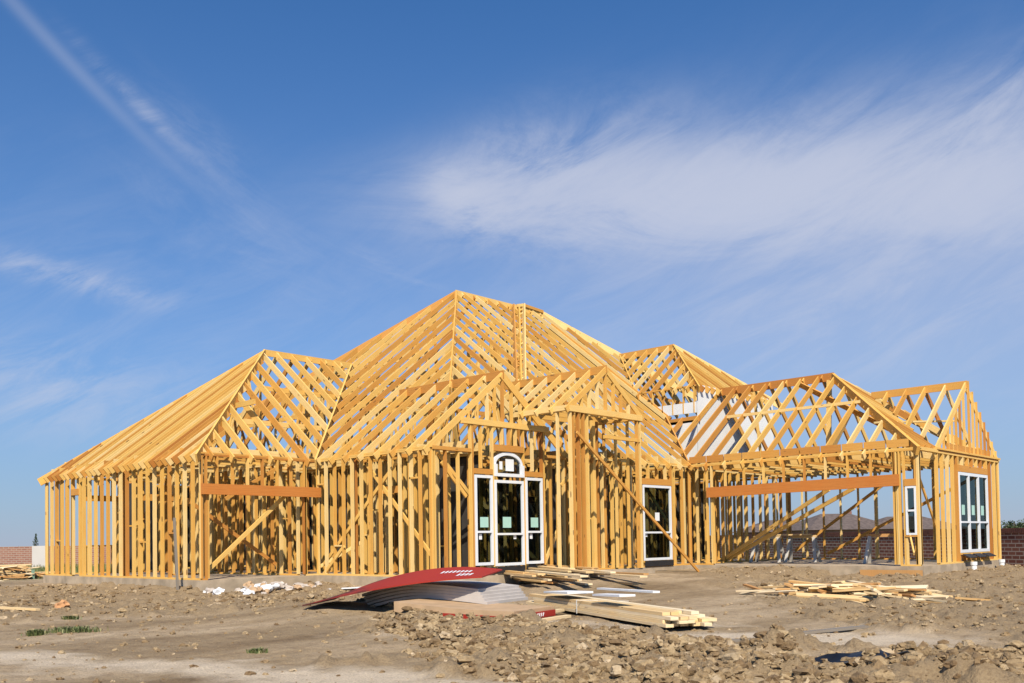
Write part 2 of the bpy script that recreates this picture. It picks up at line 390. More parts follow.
def on_west(px, py):
    d_ = ray(px, py); t = (HR+P_*(CAM.x-A)-CAM.z)/(d_.z-P_*d_.x); return CAM+d_*t

# hips, valleys, ridges
beam((-O, -O, HR-P_*O+.02), (h, h, HR+P_*h+.03)); beam((-O+.04, L1+.06, HR-P_*O), (h, h, HR+P_*h))
beam((h-.05, h, HR+P_*h+.02), (A+h, h, HR+P_*h+.02), d=.2)
beam((A-.2, -.2, HR-.12), (A+h, h, HR+P_*h-.02)); pass
beam((A+.2, YM+8.2, HR+.1), (XM, YM, ZM+.02)); beam((XM, YM, ZM+.03), (apx-.3, -2.87, HR+P_*(apx-A-.3)+.02), tone=.35)
beam((XM-.05, YM, ZM+.03), (XE, YM, ZM+.03)); beam((XE, YM, ZM+.05), (EAST, YM-(EAST-XE), ZM-P_*(EAST-XE)+.05), tone=.9)
beam((XE, YM, ZM), (EAST, YM+(EAST-XE), ZM-P_*(EAST-XE)))
nrm = Vector((0, -P_, 1)).normalized()
top_, bot_ = Vector((15.2, 3.36, ZM+.04)), Vector((8.95, -2.30, mS(0, -2.30)))
for off, w_, t_ in ((Vector((0, 0, .03)), .05, .9), (Vector((-.62, -.02, -.10)), .05, .2), (Vector((-.30, 0, -.16)), .05, .5)):
    a_ = top_+off; b_ = bot_+off*.6; beam(a_, b_, w=w_, d=.20, n=nrm, drop=0, tone=t_)
beam((XM+3.1, YM-.02, ZM+.06), (15.2, YM-.02, ZM+.15), d=.11, w=.10); beam((15.2, YM-.02, ZM+.15), (XE, YM-.02, ZM+.08), d=.11, w=.10)
for i in range(15):
    t = (i+R.uniform(-.3, .3))/15+.03; a_ = top_.lerp(bot_, t)+Vector((.02, 0, -.04)); b_ = a_+Vector((-.42, .05, R.uniform(-.45, -.1)))
    mem('jack_rafter', [(a_, b_, .04, .13, nrm, None)], 0)
# doubled rafter down the wall line of the raised part, its valley, its beam
beam((DX, YM-.9, mS(0, YM-.9)+.04), (DX, -2.75, mS(0, -2.75)+.04), w=.09, d=.24, n=nrm, tone=.3)
beam((GX-.1, -5.1, HR-.1), (DX, -2.6, mS(0, -2.6)-.03), tone=.2)
beam((DX, -2.7, 4.86), (DX, DY-.1, 4.90), w=.06, d=.20, tone=.15)
beam((DX-O, DY-O, 6-P_*O+.02), (DX+DT, DY+DT, dpz+.03), tone=.5); beam((DX+2*DT+O, DY-O, 6-P_*O), (DX+DT, DY+DT, dpz+.03), tone=.9)
beam((DX+DT, DY+DT-.05, dpz+.03), (DX+DT, ry, dpz+.03), tone=.3)
beam((DX, -1.4, 5.95), (DX+DT, ry, dpz))
# garage and right gable
beam((GX-.14, Y5-.04, HR-.09), (RX-.02, RY-.02, RZ+.0), w=.09, d=.24); beam((X8+.08, Y5+.05, HR-.05), (RX, RY, RZ-.03), tone=.9)
beam((RX, RY-.05, RZ+.02), (RX, DY, RZ+.02), w=.05, d=.26, tone=.02)
beam((gxa, Y5-.06, GT+.03), (gxa, Y5+2.7, GT+.03), d=.22, tone=.3)
beam((apx, YB-.06, FGT+.03), (apx, -2.5+2.0, FGT+.03), d=.22, tone=.1)
beam((pxa, PYY-.06, PT+.03), (pxa, pry, PT+.03), d=.2, tone=.2)
# blocking between the garage rafter tails
for i in range(11):
    y0 = -5.05-.6*i; mem('frieze_block', [((GX-.03, y0, HR+.03), (GX-.03, y0-.56, HR+.03), .045, .20, (0, 0, 1), R.choice([.1, .3, .25]))], 0)
# purlins, ties and struts under the rafters
for x, z in ((2.2, 4.6),): beam((x, 1.2, lwW(x, 0)-.2), (x, 8, lwW(x, 0)-.2), d=.14)
for yy in (1.6, 3.2): beam((yy+.5, yy, lwS(0, yy)-.22), (A+yy, yy, lwS(0, yy)-.22), d=.14)
for x in (5.9, 8.2, 10.2):
    beam((x, -5+x-A+.9, mW(x, 0)-.22), (x, YM+(XM-x)-.3, mW(x, 0)-.22), d=.14)
for yy in (-2.6, -.4, 1.6): beam((yy+8.9, yy, mS(0, yy)-.22), (15.7, yy, mS(0, yy)-.22), d=.14)
for i in range(16):
    yy = -3.2+i*.62; zt = 5.2+R.uniform(-.3, 1.6); x0_ = A+(zt-HR)/P_; beam((x0_+.1, yy, zt), (min(15.5, x0_+R.uniform(3, 7)), yy, zt), d=.14, w=.04) if zt < mS(0, yy)-.3 else None
def strut(p, q, w=.04, d=.09): mem('strut', [(p, q, w, d, (0, 1, 0), None)], 0)
for i in range(90):
    x = R.uniform(5, 15.5); y = R.uniform(-3.5, 8); z = min(mW(x, y), mS(x, y), mN(x, y))-.3
    if z > 3.8: strut((x+R.uniform(-.8, .8), y+R.uniform(-.8, .8), 3.1), (x, y, z))
for i in range(20):
    x = R.uniform(1.5, 6.5); y = R.uniform(2, 8); z = min(lwW(x, y), lwS(x, y), lwN(x, y))-.3
    if z > 3.6: strut((x+R.uniform(-.6, .6), y+R.uniform(-.6, .6), 3.1), (x, y, z))
strut((RX, RY+.2, 3.1), (RX, RY+.1, RZ-.2), .09, .14); strut((RX+.1, -5.4, 3.1), (RX, -5.2, RZ-.2)); strut((RX-.2, RY+.2, 3.1), (16, -9.2, 4.9), .04, .14)
strut((gxa+1.2, Y5+1.4, 3.4), (RX-.6, RY+.8, 5.6), .05, .18)
strut((GX+1.0, -10.4, 3.9), (X8-.6, -10.9, 4.3), .05, .18)
beam((15.6, -9.5, 4.75), (15.6, -5, 4.75), d=.09)
# ceiling joists
for k in range(15): yy = .4+k*.62; mem('ceiling_joist', [((0, yy, H+.09), (A, yy, H+.09), .04, .18, (0, 0, 1), None)], 200-camd((1, yy, 3)))
for k in range(18): yy = -5.3-k*.36; mem('ceiling_joist', [((GX+.1, yy, H-.04), (X8, yy, H-.04), .04, .27, (0, 0, 1), None)], 220-camd((15, yy, 3)))
for k in range(28): xx = A+.5+k*.62; mem('ceiling_joist', [((xx, -4.9 if xx > X3 else -4.3, H+.09), (xx, 11.6, H+.09), .04, .20, (0, 0, 1), None)], 100-camd((xx, 0, 3)))
for k in range(5): yy = -4.0+k*.8; mem('ceiling_joist', [((A, yy, H-.0), (X3, yy, H-.0), .04, .15, (0, 0, 1), None)], 100)
# braces
def brace(p, q, w=.09, d=.04, tone=None, n=(0, 1, 0)): mem('brace', [(p, q, d, w, n if False else (0, 0, 1), tone)], 0)
brace((6.66, -6.10, 3.46), (12.0, -6.14, -.15), .075, tone=.25)
brace((.1, .12, .12), (2.55, .12, 2.2), .10, tone=.7); brace((.2, .9, 1.9), (2.6, .9, .3), .09)
brace((3.44, -.1, .3), (3.44, -3.2, 2.85), .09, tone=.6); brace((3.46, -4.3, .5), (3.46, -1.9, 2.8), .09); brace((3.75, YB+.1, 2.7), (4.55, YB+.1, 1.9), .09)
brace((3.7, YB+.15, 2.9), (5.0, YB+.15, 1.7), .09); brace((4.0, 0.9, .2), (6.8, -3.2, 2.9), .09)
brace((3.3, -.25, .02), (3.3, -1.15, .75), .09, tone=.7)
brace((7.3, YB+.1, .1), (8.0, YB+.1, 1.2), .09); brace((5.6, -3.7, 1.9), (8, -3.7, .1), .12, tone=.9); brace((7.1, -5.2, 2.2), (8.4, -5.2, 3.4), .09)
brace((15.68, -4.68, .05), (13.62, -9.34, 2.10), .11, .045, tone=.75); brace((15.68, -4.8, .05), (13.64, -10.05, 2.10), .11, .045, tone=.7)
brace((X8-.1, -6.4, .2), (X8-.1, -11.3, 2.6), .10, tone=.3); brace((X8-.1, -9.0, 2.9), (X8-.1, -5.2, .3), .10, tone=.3)
brace((14.6, Y5+.6, 2.9), (16.3, Y5+.6, 1.0), .09); brace((14.0, Y5+.4, 0.3), (15.6, Y5+1.2, 1.4), .09); brace((1.2, 1.0, 2.0), (2.9, 1.0, 2.95), .09)
brace((10.6, -4.86, 3.0), (12.9, -4.86, .8), .09)
for k in range(8):
    x = R.uniform(4, 12.5); y = R.uniform(-3, 6); brace((x, y, .1), (x+R.uniform(1.5, 2.6), y+R.choice([0, 1.5]), 2.8), .09)

# write the members out ------------------------------------------------
LV = MB()
wall_frame = MB(); roof_frame = MB()
for pri, bars in MEM.pop('PLATE'):
    for b in bars: wall_frame.bar(*b)
for pri, bars in MEM.pop('BEAM'):
    for b in bars: roof_frame.bar(*b)
wf = wall_frame.build('wall_frame', PINE, house); rf = roof_frame.build('roof_frame', PINE, house)
par = dict(stud=wf, fire_block=wf, header=wf, window_sill_plate=wf, brace=wf, rafter=rf, strut=rf, jack_rafter=rf, frieze_block=rf, ceiling_joist=rf, joist=rf)
MATS = dict(header=PINE)
for kind, lst in MEM.items():
    lst.sort(key=lambda e: -e[0]); cap = 99
    for pri, bars in lst[:cap]:
        m = MB()
        for b in bars: m.bar(*b)
        m.build(kind, PINE, par[kind], loc=bars[0][0])
    if len(lst) > cap:
        m = MB()
        for pri, bars in lst[cap:]:
            for b in bars: m.bar(*b)
        tag(m.build(kind+'_rows', PINE, par[kind]), kind='stuff')
# the two long orange beams
m = MB(); m.bar((-.04, -.105, 2.168), (3.33, -.105, 2.168), .075, .255); tag(m.build('beam', LVL, wf), 'long orange laminated beam across the left wing opening')
m = MB(); m.bar((GX-.105, -5.68, 2.165), (GX-.105, -11.36, 2.225), .09, .30); tag(m.build('beam', LVL, wf), 'long orange laminated beam across the garage opening')
# white sheathing of the raised part
m = MB(); m.box(DX-.05, DY-.035, 3.2, DX+2*DT, DY-.02, 5.94); sh = m.build('sheathing_board', WRAP, wf)
m = MB(); m.box(DX-.030, DY, 3.3, DX-.015, -2.72, 4.76); m.build('sheathing_board', WRAP, wf)
m = MB(); m.box(DX-.035, DY, 5.0, DX-.02, -1.9, 5.36); m.build('sheathing_board', WRAP, wf)
for k in range(6): m = MB(); m.bar((DX, DY+.1+k*.42, 5.0), (DX, DY+.1+k*.42, 5.93), .04, .09, (1, 0, 0)); m.build('upper_stud', PINE, wf)
for q_ in (((DX, DY, 5.91), (DX, -1.4, 5.91), .09, .05), ((DX+.6, DY+.2, 5.2), (DX+.6, -1.6, 5.9), .05, .1), ((DX+2*DT, DY, 5.9), (DX+2*DT, 3, 5.9), .1, .1)): m = MB(); m.bar(*q_); m.build('upper_plate', PINE, wf)
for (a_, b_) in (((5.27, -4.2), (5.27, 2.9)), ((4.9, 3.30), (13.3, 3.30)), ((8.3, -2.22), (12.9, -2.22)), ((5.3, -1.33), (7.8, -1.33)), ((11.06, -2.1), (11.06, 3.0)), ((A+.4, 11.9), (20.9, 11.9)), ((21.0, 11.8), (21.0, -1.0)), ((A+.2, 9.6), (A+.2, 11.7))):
    m = MB(); m.bar((*a_, 1.55), (*b_, 1.55), .02, 3.0, (0, 0, 1)); m.build('shade_panel', SHADEP, wf)  # added panels, not real sheathing: block sky and darken the interior
# slab
m = MB()
def prism(m, pts, z0, z1, tone=.5):
    m.poly([(x, y, z1) for x, y in pts], tone, [(x, y) for x, y in pts]); n = len(pts)
    for i in range(n):
        (x0, y0), (x1, y1) = pts[i], pts[(i+1) % n]; m.poly([(x0, y0, z0), (x1, y1, z0), (x1, y1, z1), (x0, y0, z1)], tone)
e = .08
prism(m, [(-e, -e), (A-e, -e), (A-e, YB-e), (6.4, YB-e), (6.4, -6.3), (9.6, -6.3), (9.6, -5-e), (GX-e, -5-e), (GX-e, Y5-e), (X7-.1, Y5-e), (X8+e, Y5-e), (X8+e, -5), (21, -5), (21, 11.9), (A, 11.9), (A, L1+e), (-e, L1+e)], -.6, -.001)
m.build('foundation_slab', CONC, house)
m = MB(); m.box(GX-.16, -11.9, -.30, GX-.11, -10.3, -.10, .1); m.build('form_board', SCRAP, house)

# windows --------------------------------------------------------------
def window(o, u, nrm, w, z0, z1, splits=(.37,), arch=0, stick=(), lights=1, fr=.07, label=None):
    """o: lower-left corner (x, y) seen from outside, u: unit along, nrm: outward"""
    o = Vector((o[0], o[1], 0)); u = Vector(u); n = Vector(nrm); m = MB(); E_ = o+n*.03
    def V(a, b): p = E_+u*a; return Vector((p.x, p.y, b))
    def bar(a0, b0, a1, b1, wd, dp=.07, off=0): m.bar(V(a0, b0)+n*off, V(a1, b1)+n*off, dp, wd, Vector((0, 0, 1)) if abs(b1-b0) < 1e-5 else u, .5)
    bar(fr/2, z0, fr/2, z1, fr); bar(w-fr/2, z0, w-fr/2, z1, fr); bar(fr, z0+fr/2, w-fr, z0+fr/2, fr)
    bar(fr, z1-fr/2, w-fr, z1-fr/2, fr)
    for i in range(1, lights): bar(w*i/lights, z0+fr, w*i/lights, z1-fr, fr*1.1, .07)
    for s in splits:
        for i in range(lights):
            a0 = w*i/lights+fr*(1 if i == 0 else .66); a1 = w*(i+1)/lights-fr*(1 if i == lights-1 else .66); zz = z0+(z1-z0)*s
            bar(a0, zz, a1, zz, .05, .09)
    wd = m.build('window', VINYL, house, loc=V(w/2, z0))
    if label: wd['label'] = label
    g = MB(); c = V(w/2, (z0+z1)/2); g.bar(V(fr*.8, (z0+z1)/2)-n*.02, V(w-fr*.8, (z0+z1)/2)-n*.02, .01, z1-z0-fr*1.6, (0, 0, 1))
    po = g.build('pane', GLASS, wd); po.location = -wd.location
    for (a, b, sw, shh, mt) in stick:
        s_ = MB(); s_.bar(V(a-sw/2, b)-n*.008, V(a+sw/2, b)-n*.008, .004, shh, (0, 0, 1)); so = s_.build('sticker', mt, wd); so.location = -wd.location
    return wd, V
U = (1, 0, 0); F = (0, -1, 0)
window((4.69, YB), U, F, .62, .23, 2.43, stick=[(.34, 1.28, .28, .25, STICK), (.20, .93, .10, .14, PAPER)], label='narrow tall white window left of the arched one')
window((5.375, YB), U, F, 1.06, .20, 2.33, stick=[(.46, 1.28, .30, .27, STICK), (.74, .93, .10, .14, PAPER)], label='wide white window under the arched one')
window((6.505, YB), U, F, .66, .22, 2.43, stick=[(.36, 1.28, .28, .25, STICK), (.22, .93, .10, .14, PAPER)], label='narrow tall white window right of the arched one')
window((10.87, -5.0), U, F, 1.44, .19, 2.36, stick=[(.75, 1.45, .22, .24, PAPER), (.18, .93, .09, .12, PAPER)], label='white window between the tall entry and the garage')
window((GX, -11.50), (0, -1, 0), (-1, 0, 0), .27, .80, 2.05, splits=(.5,), fr=.05, label='small narrow white window at the garage corner')
window((16.23, Y5), U, F, 2.54, .28, 2.53, splits=(.38,), lights=3, fr=.085, stick=[(.42, .98+.5, .25, .28, STICK), (1.27, 1.48, .25, .28, STICK), (2.1, 1.48, .25, .28, STICK)], label='wide three light white window in the right gable wall')
# arched transom
m = MB(); wx0, wx1, zb, zc = 5.375, 6.435, 2.42, 2.72; cx = (wx0+wx1)/2; hw = (wx1-wx0)/2
def archp(k, n, r): th = pi*k/n; return Vector((cx-cos(th)*(hw-r), YB-.04, zc+sin(th)*(.32-r)))
NS = 16
m.bar((wx0, YB-.04, zb+.04), (wx1, YB-.04, zb+.04), .11, .08, tone=.5); m.bar((wx0+.04, YB-.04, zb+.08), (wx0+.04, YB-.04, zc), .11, .08, (1, 0, 0)); m.bar((wx1-.04, YB-.04, zb+.08), (wx1-.04, YB-.04, zc), .11, .08, (1, 0, 0))
for k in range(NS):
    a0, a1, b0, b1 = archp(k, NS, 0), archp(k+1, NS, 0), archp(k, NS, .08), archp(k+1, NS, .08); dy = Vector((0, .10, 0))
    m.quadbox([a0, b0, b0+dy, a0+dy, a1, b1, b1+dy, a1+dy], .1, .5)
aw = m.build('window', VINYL, house); aw['label'] = 'arched white transom window above the wide one'
g = MB(); g.poly([(wx0+.05, YB-.0, zb+.05), (wx1-.05, YB-.0, zb+.05)]+[archp(k, NS, .05)+Vector((0, .04, 0)) for k in range(NS, -1, -1)]); g.build('pane', GLASS, aw)
for (a, b, sw, sh_) in ((.60, 2.72, .30, .30), (.28, 2.70, .11, .20)):
    s_ = MB(); s_.bar((wx0+a-sw/2, YB-.012, b), (wx0+a+sw/2, YB-.012, b), .004, sh_, (0, 0, 1)); s_.build('sticker', PAPER, aw)
# flashing flaps under the windows
for i, (x0, x1, z) in enumerate(((16.35, 17.0, .2), (17.2, 17.85, .2), (18.05, 18.7, .2))):
    m = MB(); m.bar((x0, Y5-.14, z), (x1, Y5-.14, z), .26, .02, (0, -.5, 1)); m.build('flashing_flap', BLACK, house)
for x0, x1, y in ((10.87, 12.3, -5.1), (6.45, 7.2, YB-.1), (4.7, 5.3, YB-.1), (5.4, 6.4, YB-.1)):
    m = MB(); m.bar((x0, y, .10), (x1, y, .10), .02, .16, (0, 0, 1)); m.build('flashing_flap', BLACK, house)

# ------------------------------------------------------------------ ground
def inpoly(x, y, P):
    c = False; j = len(P)-1
    for i in range(len(P)):
        if (P[i][1] > y) != (P[j][1] > y) and x < (P[j][0]-P[i][0])*(y-P[i][1])/(P[j][1]-P[i][1])+P[i][0]: c = not c
        j = i
    return c
def segd(x, y, P):
    best = 1e9
    for i in range(len(P)):
        ax, ay = P[i]; bx, by = P[(i+1) % len(P)]; dx, dy = bx-ax, by-ay
        t = max(0, min(1, ((x-ax)*dx+(y-ay)*dy)/(dx*dx+dy*dy+1e-9))); best = min(best, math.hypot(x-ax-dx*t, y-ay-dy*t))
    return best
def region(pts, z=-.35): return [tuple(G(*p, z).xy) for p in pts]
ROUGH = [(region([(-60, 588), (140, 590), (330, 588), (400, 600), (330, 612), (150, 616), (-60, 622)]), 1.1, .06),
         (region([(350, 604), (440, 607), (520, 626), (640, 636), (820, 655), (1100, 660), (1100, 700), (560, 700), (400, 652)]), 1.5, .12),
         (region([(700, 574), (1100, 566), (1100, 648), (860, 628), (760, 600)]), 1.1, .06)]
BB = [(min(p[0] for p in r[0])-1, max(p[0] for p in r[0])+1, min(p[1] for p in r[0])-1, max(p[1] for p in r[0])+1) for r in ROUGH]
def rough(x, y):
    best = (0, 0)
    n_ = None
    for (P, amp, lift), b in zip(ROUGH, BB):
        if b[0] < x < b[1] and b[2] < y < b[3]:
            if n_ is None: n_ = noise.noise((x*.8, y*.8, 4.))*1.5+noise.noise((x*3, y*3, 4.))*.4
            d = segd(x, y, P)*(1 if inpoly(x, y, P) else -1)+n_
            k = max(0, min(1, (d+.25)/.7)); k = k*k*(3-2*k)
            if k*amp > best[0]: best = (k*amp, k*lift)
    return best
def sdist(x, y, ax, ay, bx, by):
    dx, dy = bx-ax, by-ay; t = max(0, min(1, ((x-ax)*dx+(y-ay)*dy)/(dx*dx+dy*dy))); return math.hypot(x-ax-dx*t, y-ay-dy*t)
MND = D(332, 590, 15.6)
YARD = [(13.6, -12.2, 20, -12.2), (9.7, -5.3, 13.2, -5.3), (13.2, -5.3, 13.2, -8.6), (7, -6.4, 9.6, -6.4)]
def hz(x, y, fine=True):
    r = math.hypot(x-CAM.x, y-CAM.y)
    z = -.36 + .05*noise.noise((x*.25, y*.25, 0))
    # earth pushed up along the slab
    dx = max(0-x, 0, x-21); 
    k = max(0, 1-min(abs(min(0, x+.1)) if y > -.1 else 9, 9)/1.5) if x < 0 and y < 10 else 0
    if x < A+.3 and -5 < y < 0: k = max(k, max(0, 1-(A-x)/1.6)) if x > 0 else k
    z += .13*min(1, k)
    if r < 45: z += .17*math.exp(-(((x-MND.x)**2+(y-MND.y)**2)/1.3))
    if r < 45:
        dd = min(sdist(x, y, *s_) for s_ in YARD); z += .27*max(0, 1-dd/3.2)*(1 if x < 13.3 and y > -9.5 else .4)
    if not fine: return z
    ra, li = rough(x, y) if r < 60 else (0, 0)
    if r < 60:
        n1 = noise.turbulence((x*2.2, y*2.2, 1.), 4, False)*.6
        z += li*(.2+n1) + ra*(.10*(noise.noise((x*1.9, y*1.9, 2.)))+.07*abs(noise.noise((x*4.5, y*4.5, 5.)))+.05*abs(noise.noise((x*11, y*11, 7.))))
        z += .030*noise.noise((x*1.3, y*1.3, 3.))+.013*noise.noise((x*5, y*5, 3.))+.006*noise.noise((x*14, y*14, 3.))
    return z
gm, nt, bs = mat('dry_dirt')
tc = nt.nodes.new('ShaderNodeNewGeometry')
n1 = N(nt, 'ShaderNodeTexNoise', Scale=.35, Detail=6., Roughness=.6); n2 = N(nt, 'ShaderNodeTexNoise', Scale=5., Detail=8., Roughness=.7); n3 = N(nt, 'ShaderNodeTexNoise', Scale=45., Detail=5., Roughness=.7)
mpg = nt.nodes.new('ShaderNodeMapping'); mpg.vector_type = 'POINT'; mpg.inputs['Rotation'].default_value = (0, 0, radians(47)); mpg.inputs['Scale'].default_value = (.5, 1.6, 1); nt.links.new(tc.outputs['Position'], mpg.inputs[0])
nt.links.new(mpg.outputs[0], n1.inputs['Vector'])
for n_ in (n2, n3): nt.links.new(tc.outputs['Position'], n_.inputs['Vector'])
c0 = ramp(nt, n1.outputs[0], [(.34, (.24, .155, .075)), (.46, (.36, .25, .135)), (.56, (.48, .345, .205)), (.68, (.61, .465, .295))])
c1 = ramp(nt, n2.outputs[0], [(.30, (.60, .55, .50)), (.5, (1, 1, 1)), (.7, (1.12, 1.1, 1.05))])
c2 = ramp(nt, n3.outputs[0], [(.33, (.62, .58, .55)), (.5, (1, 1, 1)), (.66, (1.2, 1.2, 1.2))])
c = mixc(nt, c0, c1, .8, 'MULTIPLY'); 
at = N(nt, 'ShaderNodeAttribute', attribute_name='cover'); sp = nt.nodes.new('ShaderNodeSeparateColor'); nt.links.new(at.outputs['Color'], sp.inputs[0])
c = mixc(nt, c, mixc(nt, (.24, .155, .075), (.45, .32, .18), n2.outputs[0]), sp.outputs[0])          # freshly turned soil
c = mixc(nt, c, (.70, .555, .39), math_(nt, 'MULTIPLY', sp.outputs[1], math_(nt, 'MULTIPLY', n2.outputs[0], 2.2, clamp=True)))         # pale concrete wash
c = mixc(nt, c, ramp(nt, n2.outputs[0], [(.3, (.09, .13, .03)), (.6, (.22, .22, .07)), (.75, (.34, .28, .12))]), sp.outputs[2])   # grass cover
c = mixc(nt, c, c2, .8, 'MULTIPLY')
nt.links.new(c, bs.inputs['Base Color']); bs.inputs['Roughness'].default_value = .95
ad = math_(nt, 'ADD', n2.outputs[0], math_(nt, 'MULTIPLY', n3.outputs[0], .45)); bp = N(nt, 'ShaderNodeBump', Strength=.9, Distance=.07); nt.links.new(ad, bp.inputs['Height']); nt.links.new(bp.outputs[0], bs.inputs['Normal'])
angs = []
a0 = math.atan2(fw.y, fw.x)
NF = 620
for i in range(NF+1): angs.append(a0-radians(38)+radians(76)*i/NF)
for i in range(1, 72): angs.append(a0+radians(38)+radians(284)*i/72)
rad = [0.6, 2, 3.5, 5]
r_ = 5.6
while r_ < 32: rad.append(r_); r_ *= 1.0058
while r_ < 5000: rad.append(r_); r_ *= 1.09
rad.append(6000)
verts = [(CAM.x, CAM.y, -.36)]; cov = [(0, 0, 0, 1)]
PALE = [(G(700, 636), 3.0, 1.5), (G(840, 639), 2.0, .9), (G(620, 624), 1.3, .6), (G(560, 632), 1.0, .5), (G(300, 672), 3.2, .8), (G(60, 662), 2.5, .8), (G(790, 634), 1.6, .7)]
dirv = (PALE[1][0]-PALE[0][0]); dirv.z = 0; dirv.normalize()
for r_ in rad:
    for a in angs:
        x = CAM.x+r_*cos(a); y = CAM.y+r_*sin(a)
        z = hz(x, y) if r_ < 200 else -.36
        if r_ >= 60: z = -.4 - min(1.5, (r_-60)*.004)
        verts.append((x, y, z))
        ra = rough(x, y)[0] if r_ < 60 else 0; pl = 0
        if 6 < r_ < 25:
            for c_, w_, l_ in PALE:
                dx, dy = x-c_.x, y-c_.y; al = dx*dirv.x+dy*dirv.y; ac = -dx*dirv.y+dy*dirv.x
                q = math.hypot(al/w_, ac/(l_*.8))+.9*noise.noise((x*.9, y*.9, 9))+.5*noise.noise((x*3.5, y*3.5, 9)); pl = max(pl, max(0, min(1, (1.25-q)/.95)))
        gr = 0
        if r_ > 38: gr = min(1, (r_-38)/8)
        cov.append((min(1, ra*1.1), pl*(1-min(1, ra)), gr, 1))
na = len(angs); faces = [(0, 1+i, 1+(i+1) % na) for i in range(na)]
for j in range(len(rad)-1):
    for i in range(na):
        p = 1+j*na+i; q = 1+j*na+(i+1) % na; faces.append((p, p+na, q+na, q))
me = bpy.data.meshes.new('ground'); me.from_pydata(verts, [], faces); ca = me.color_attributes.new('cover', 'FLOAT_COLOR', 'POINT')
ca.data.foreach_set('color', [v for c_ in cov for v in c_]); me.materials.append(gm); me.polygons.foreach_set('use_smooth', [True]*len(me.polygons)); me.update()
ground = bpy.data.objects.new('ground', me); COL.objects.link(ground); tag(ground, kind='structure')
print('ground verts', len(verts))

# clods ---------------------------------------------------------------
def ico():
    import bmesh
    bm = bmesh.new(); bmesh.ops.create_icosphere(bm, subdivisions=2, radius=1); v_ = [tuple(v.co) for v in bm.verts]; f_ = [tuple(v.index for v in f.verts) for f in bm.faces]; bm.free(); return v_, f_
IV, IF = ico()
def clod(m, x, y, z, s, seed, flat=.7):
    o = len(m.v); sx, sy, sz = s*R.uniform(.7, 1.3), s*R.uniform(.7, 1.3), s*flat*R.uniform(.7, 1.2); ca_, sa = cos(seed), sin(seed)
    for (a, b, c_) in IV:
        k = 1+.75*noise.noise((a*1.4+seed*9, b*1.4, c_*1.4))+.45*noise.noise((a*3.7+seed*9, b*3.7, c_*3.7)); a, b, c_ = a*k*sx, b*k*sy, c_*k*sz
        m.v.append((x+a*ca_-b*sa, y+a*sa+b*ca_, z+c_))
    t = R.random()
    for f in IF: m.f.append((f[0]+o, f[1]+o, f[2]+o)); m.t.append((t, t, t, 1)); m.uv.append([(0, 0)]*3)
cm, nt, bs = mat('dirt_clod')
at = N(nt, 'ShaderNodeAttribute', attribute_name='tone'); sp = nt.nodes.new('ShaderNodeSeparateColor'); nt.links.new(at.outputs['Color'], sp.inputs[0])
ge = nt.nodes.new('ShaderNodeNewGeometry'); nz = N(nt, 'ShaderNodeTexNoise', Scale=22., Detail=6., Roughness=.7); nt.links.new(ge.outputs['Position'], nz.inputs['Vector'])
c = ramp(nt, sp.outputs[0], [(0, (.21, .13, .06)), (.5, (.345, .235, .12)), (.9, (.46, .33, .18)), (1, (.57, .43, .27))])
c = mixc(nt, c, ramp(nt, nz.outputs[0], [(.3, (.6, .55, .5)), (.6, (1.1, 1.1, 1.1))]), .9, 'MULTIPLY'); nt.links.new(c, bs.inputs['Base Color']); bs.inputs['Roughness'].default_value = .95
bp = N(nt, 'ShaderNodeBump', Strength=.8, Distance=.03); nt.links.new(nz.outputs[0], bp.inputs['Height']); nt.links.new(bp.outputs[0], bs.inputs['Normal'])
m = MB(); R2 = random.Random(5)
def scatter(P, n, s0, s1, powr=2.5):
    x0, x1 = min(p[0] for p in P), max(p[0] for p in P); y0, y1 = min(p[1] for p in P), max(p[1] for p in P); k = 0; tries = 0
    while k < n and tries < n*12:
        tries += 1; x = R2.uniform(x0, x1); y = R2.uniform(y0, y1)
        if not inpoly(x, y, P) or noise.noise((x*.9, y*.9, 8.)) < R2.uniform(-.5, .25) or (n > 1000 and rough(x, y)[0] < R2.random()*.8): continue
        if -.3 < x < 3.3 and y > -.3 or (x > 3.2 and y > -4.6) or (x > 13.2 and y > -12): continue
        s = s0+(s1-s0)*R2.random()**powr; clod(m, x, y, hz(x, y)+s*.15, s, R2.random()*6.28); k += 1
scatter(ROUGH[1][0], 9500, .008, .070, 3.4); scatter(ROUGH[0][0], 2400, .010, .07, 3.); scatter(ROUGH[2][0], 3400, .008, .055, 3.)
for _ in range(2): scatter(region([(0, 600), (1024, 600), (1024, 700), (0, 700)]), 990, .006, .045, 3.5)
scatter(region([(220, 590), (420, 590), (420, 612), (220, 606)]), 250, .02, .08, 2.)
tag(m.build('dirt_clods', cm), kind='stuff')

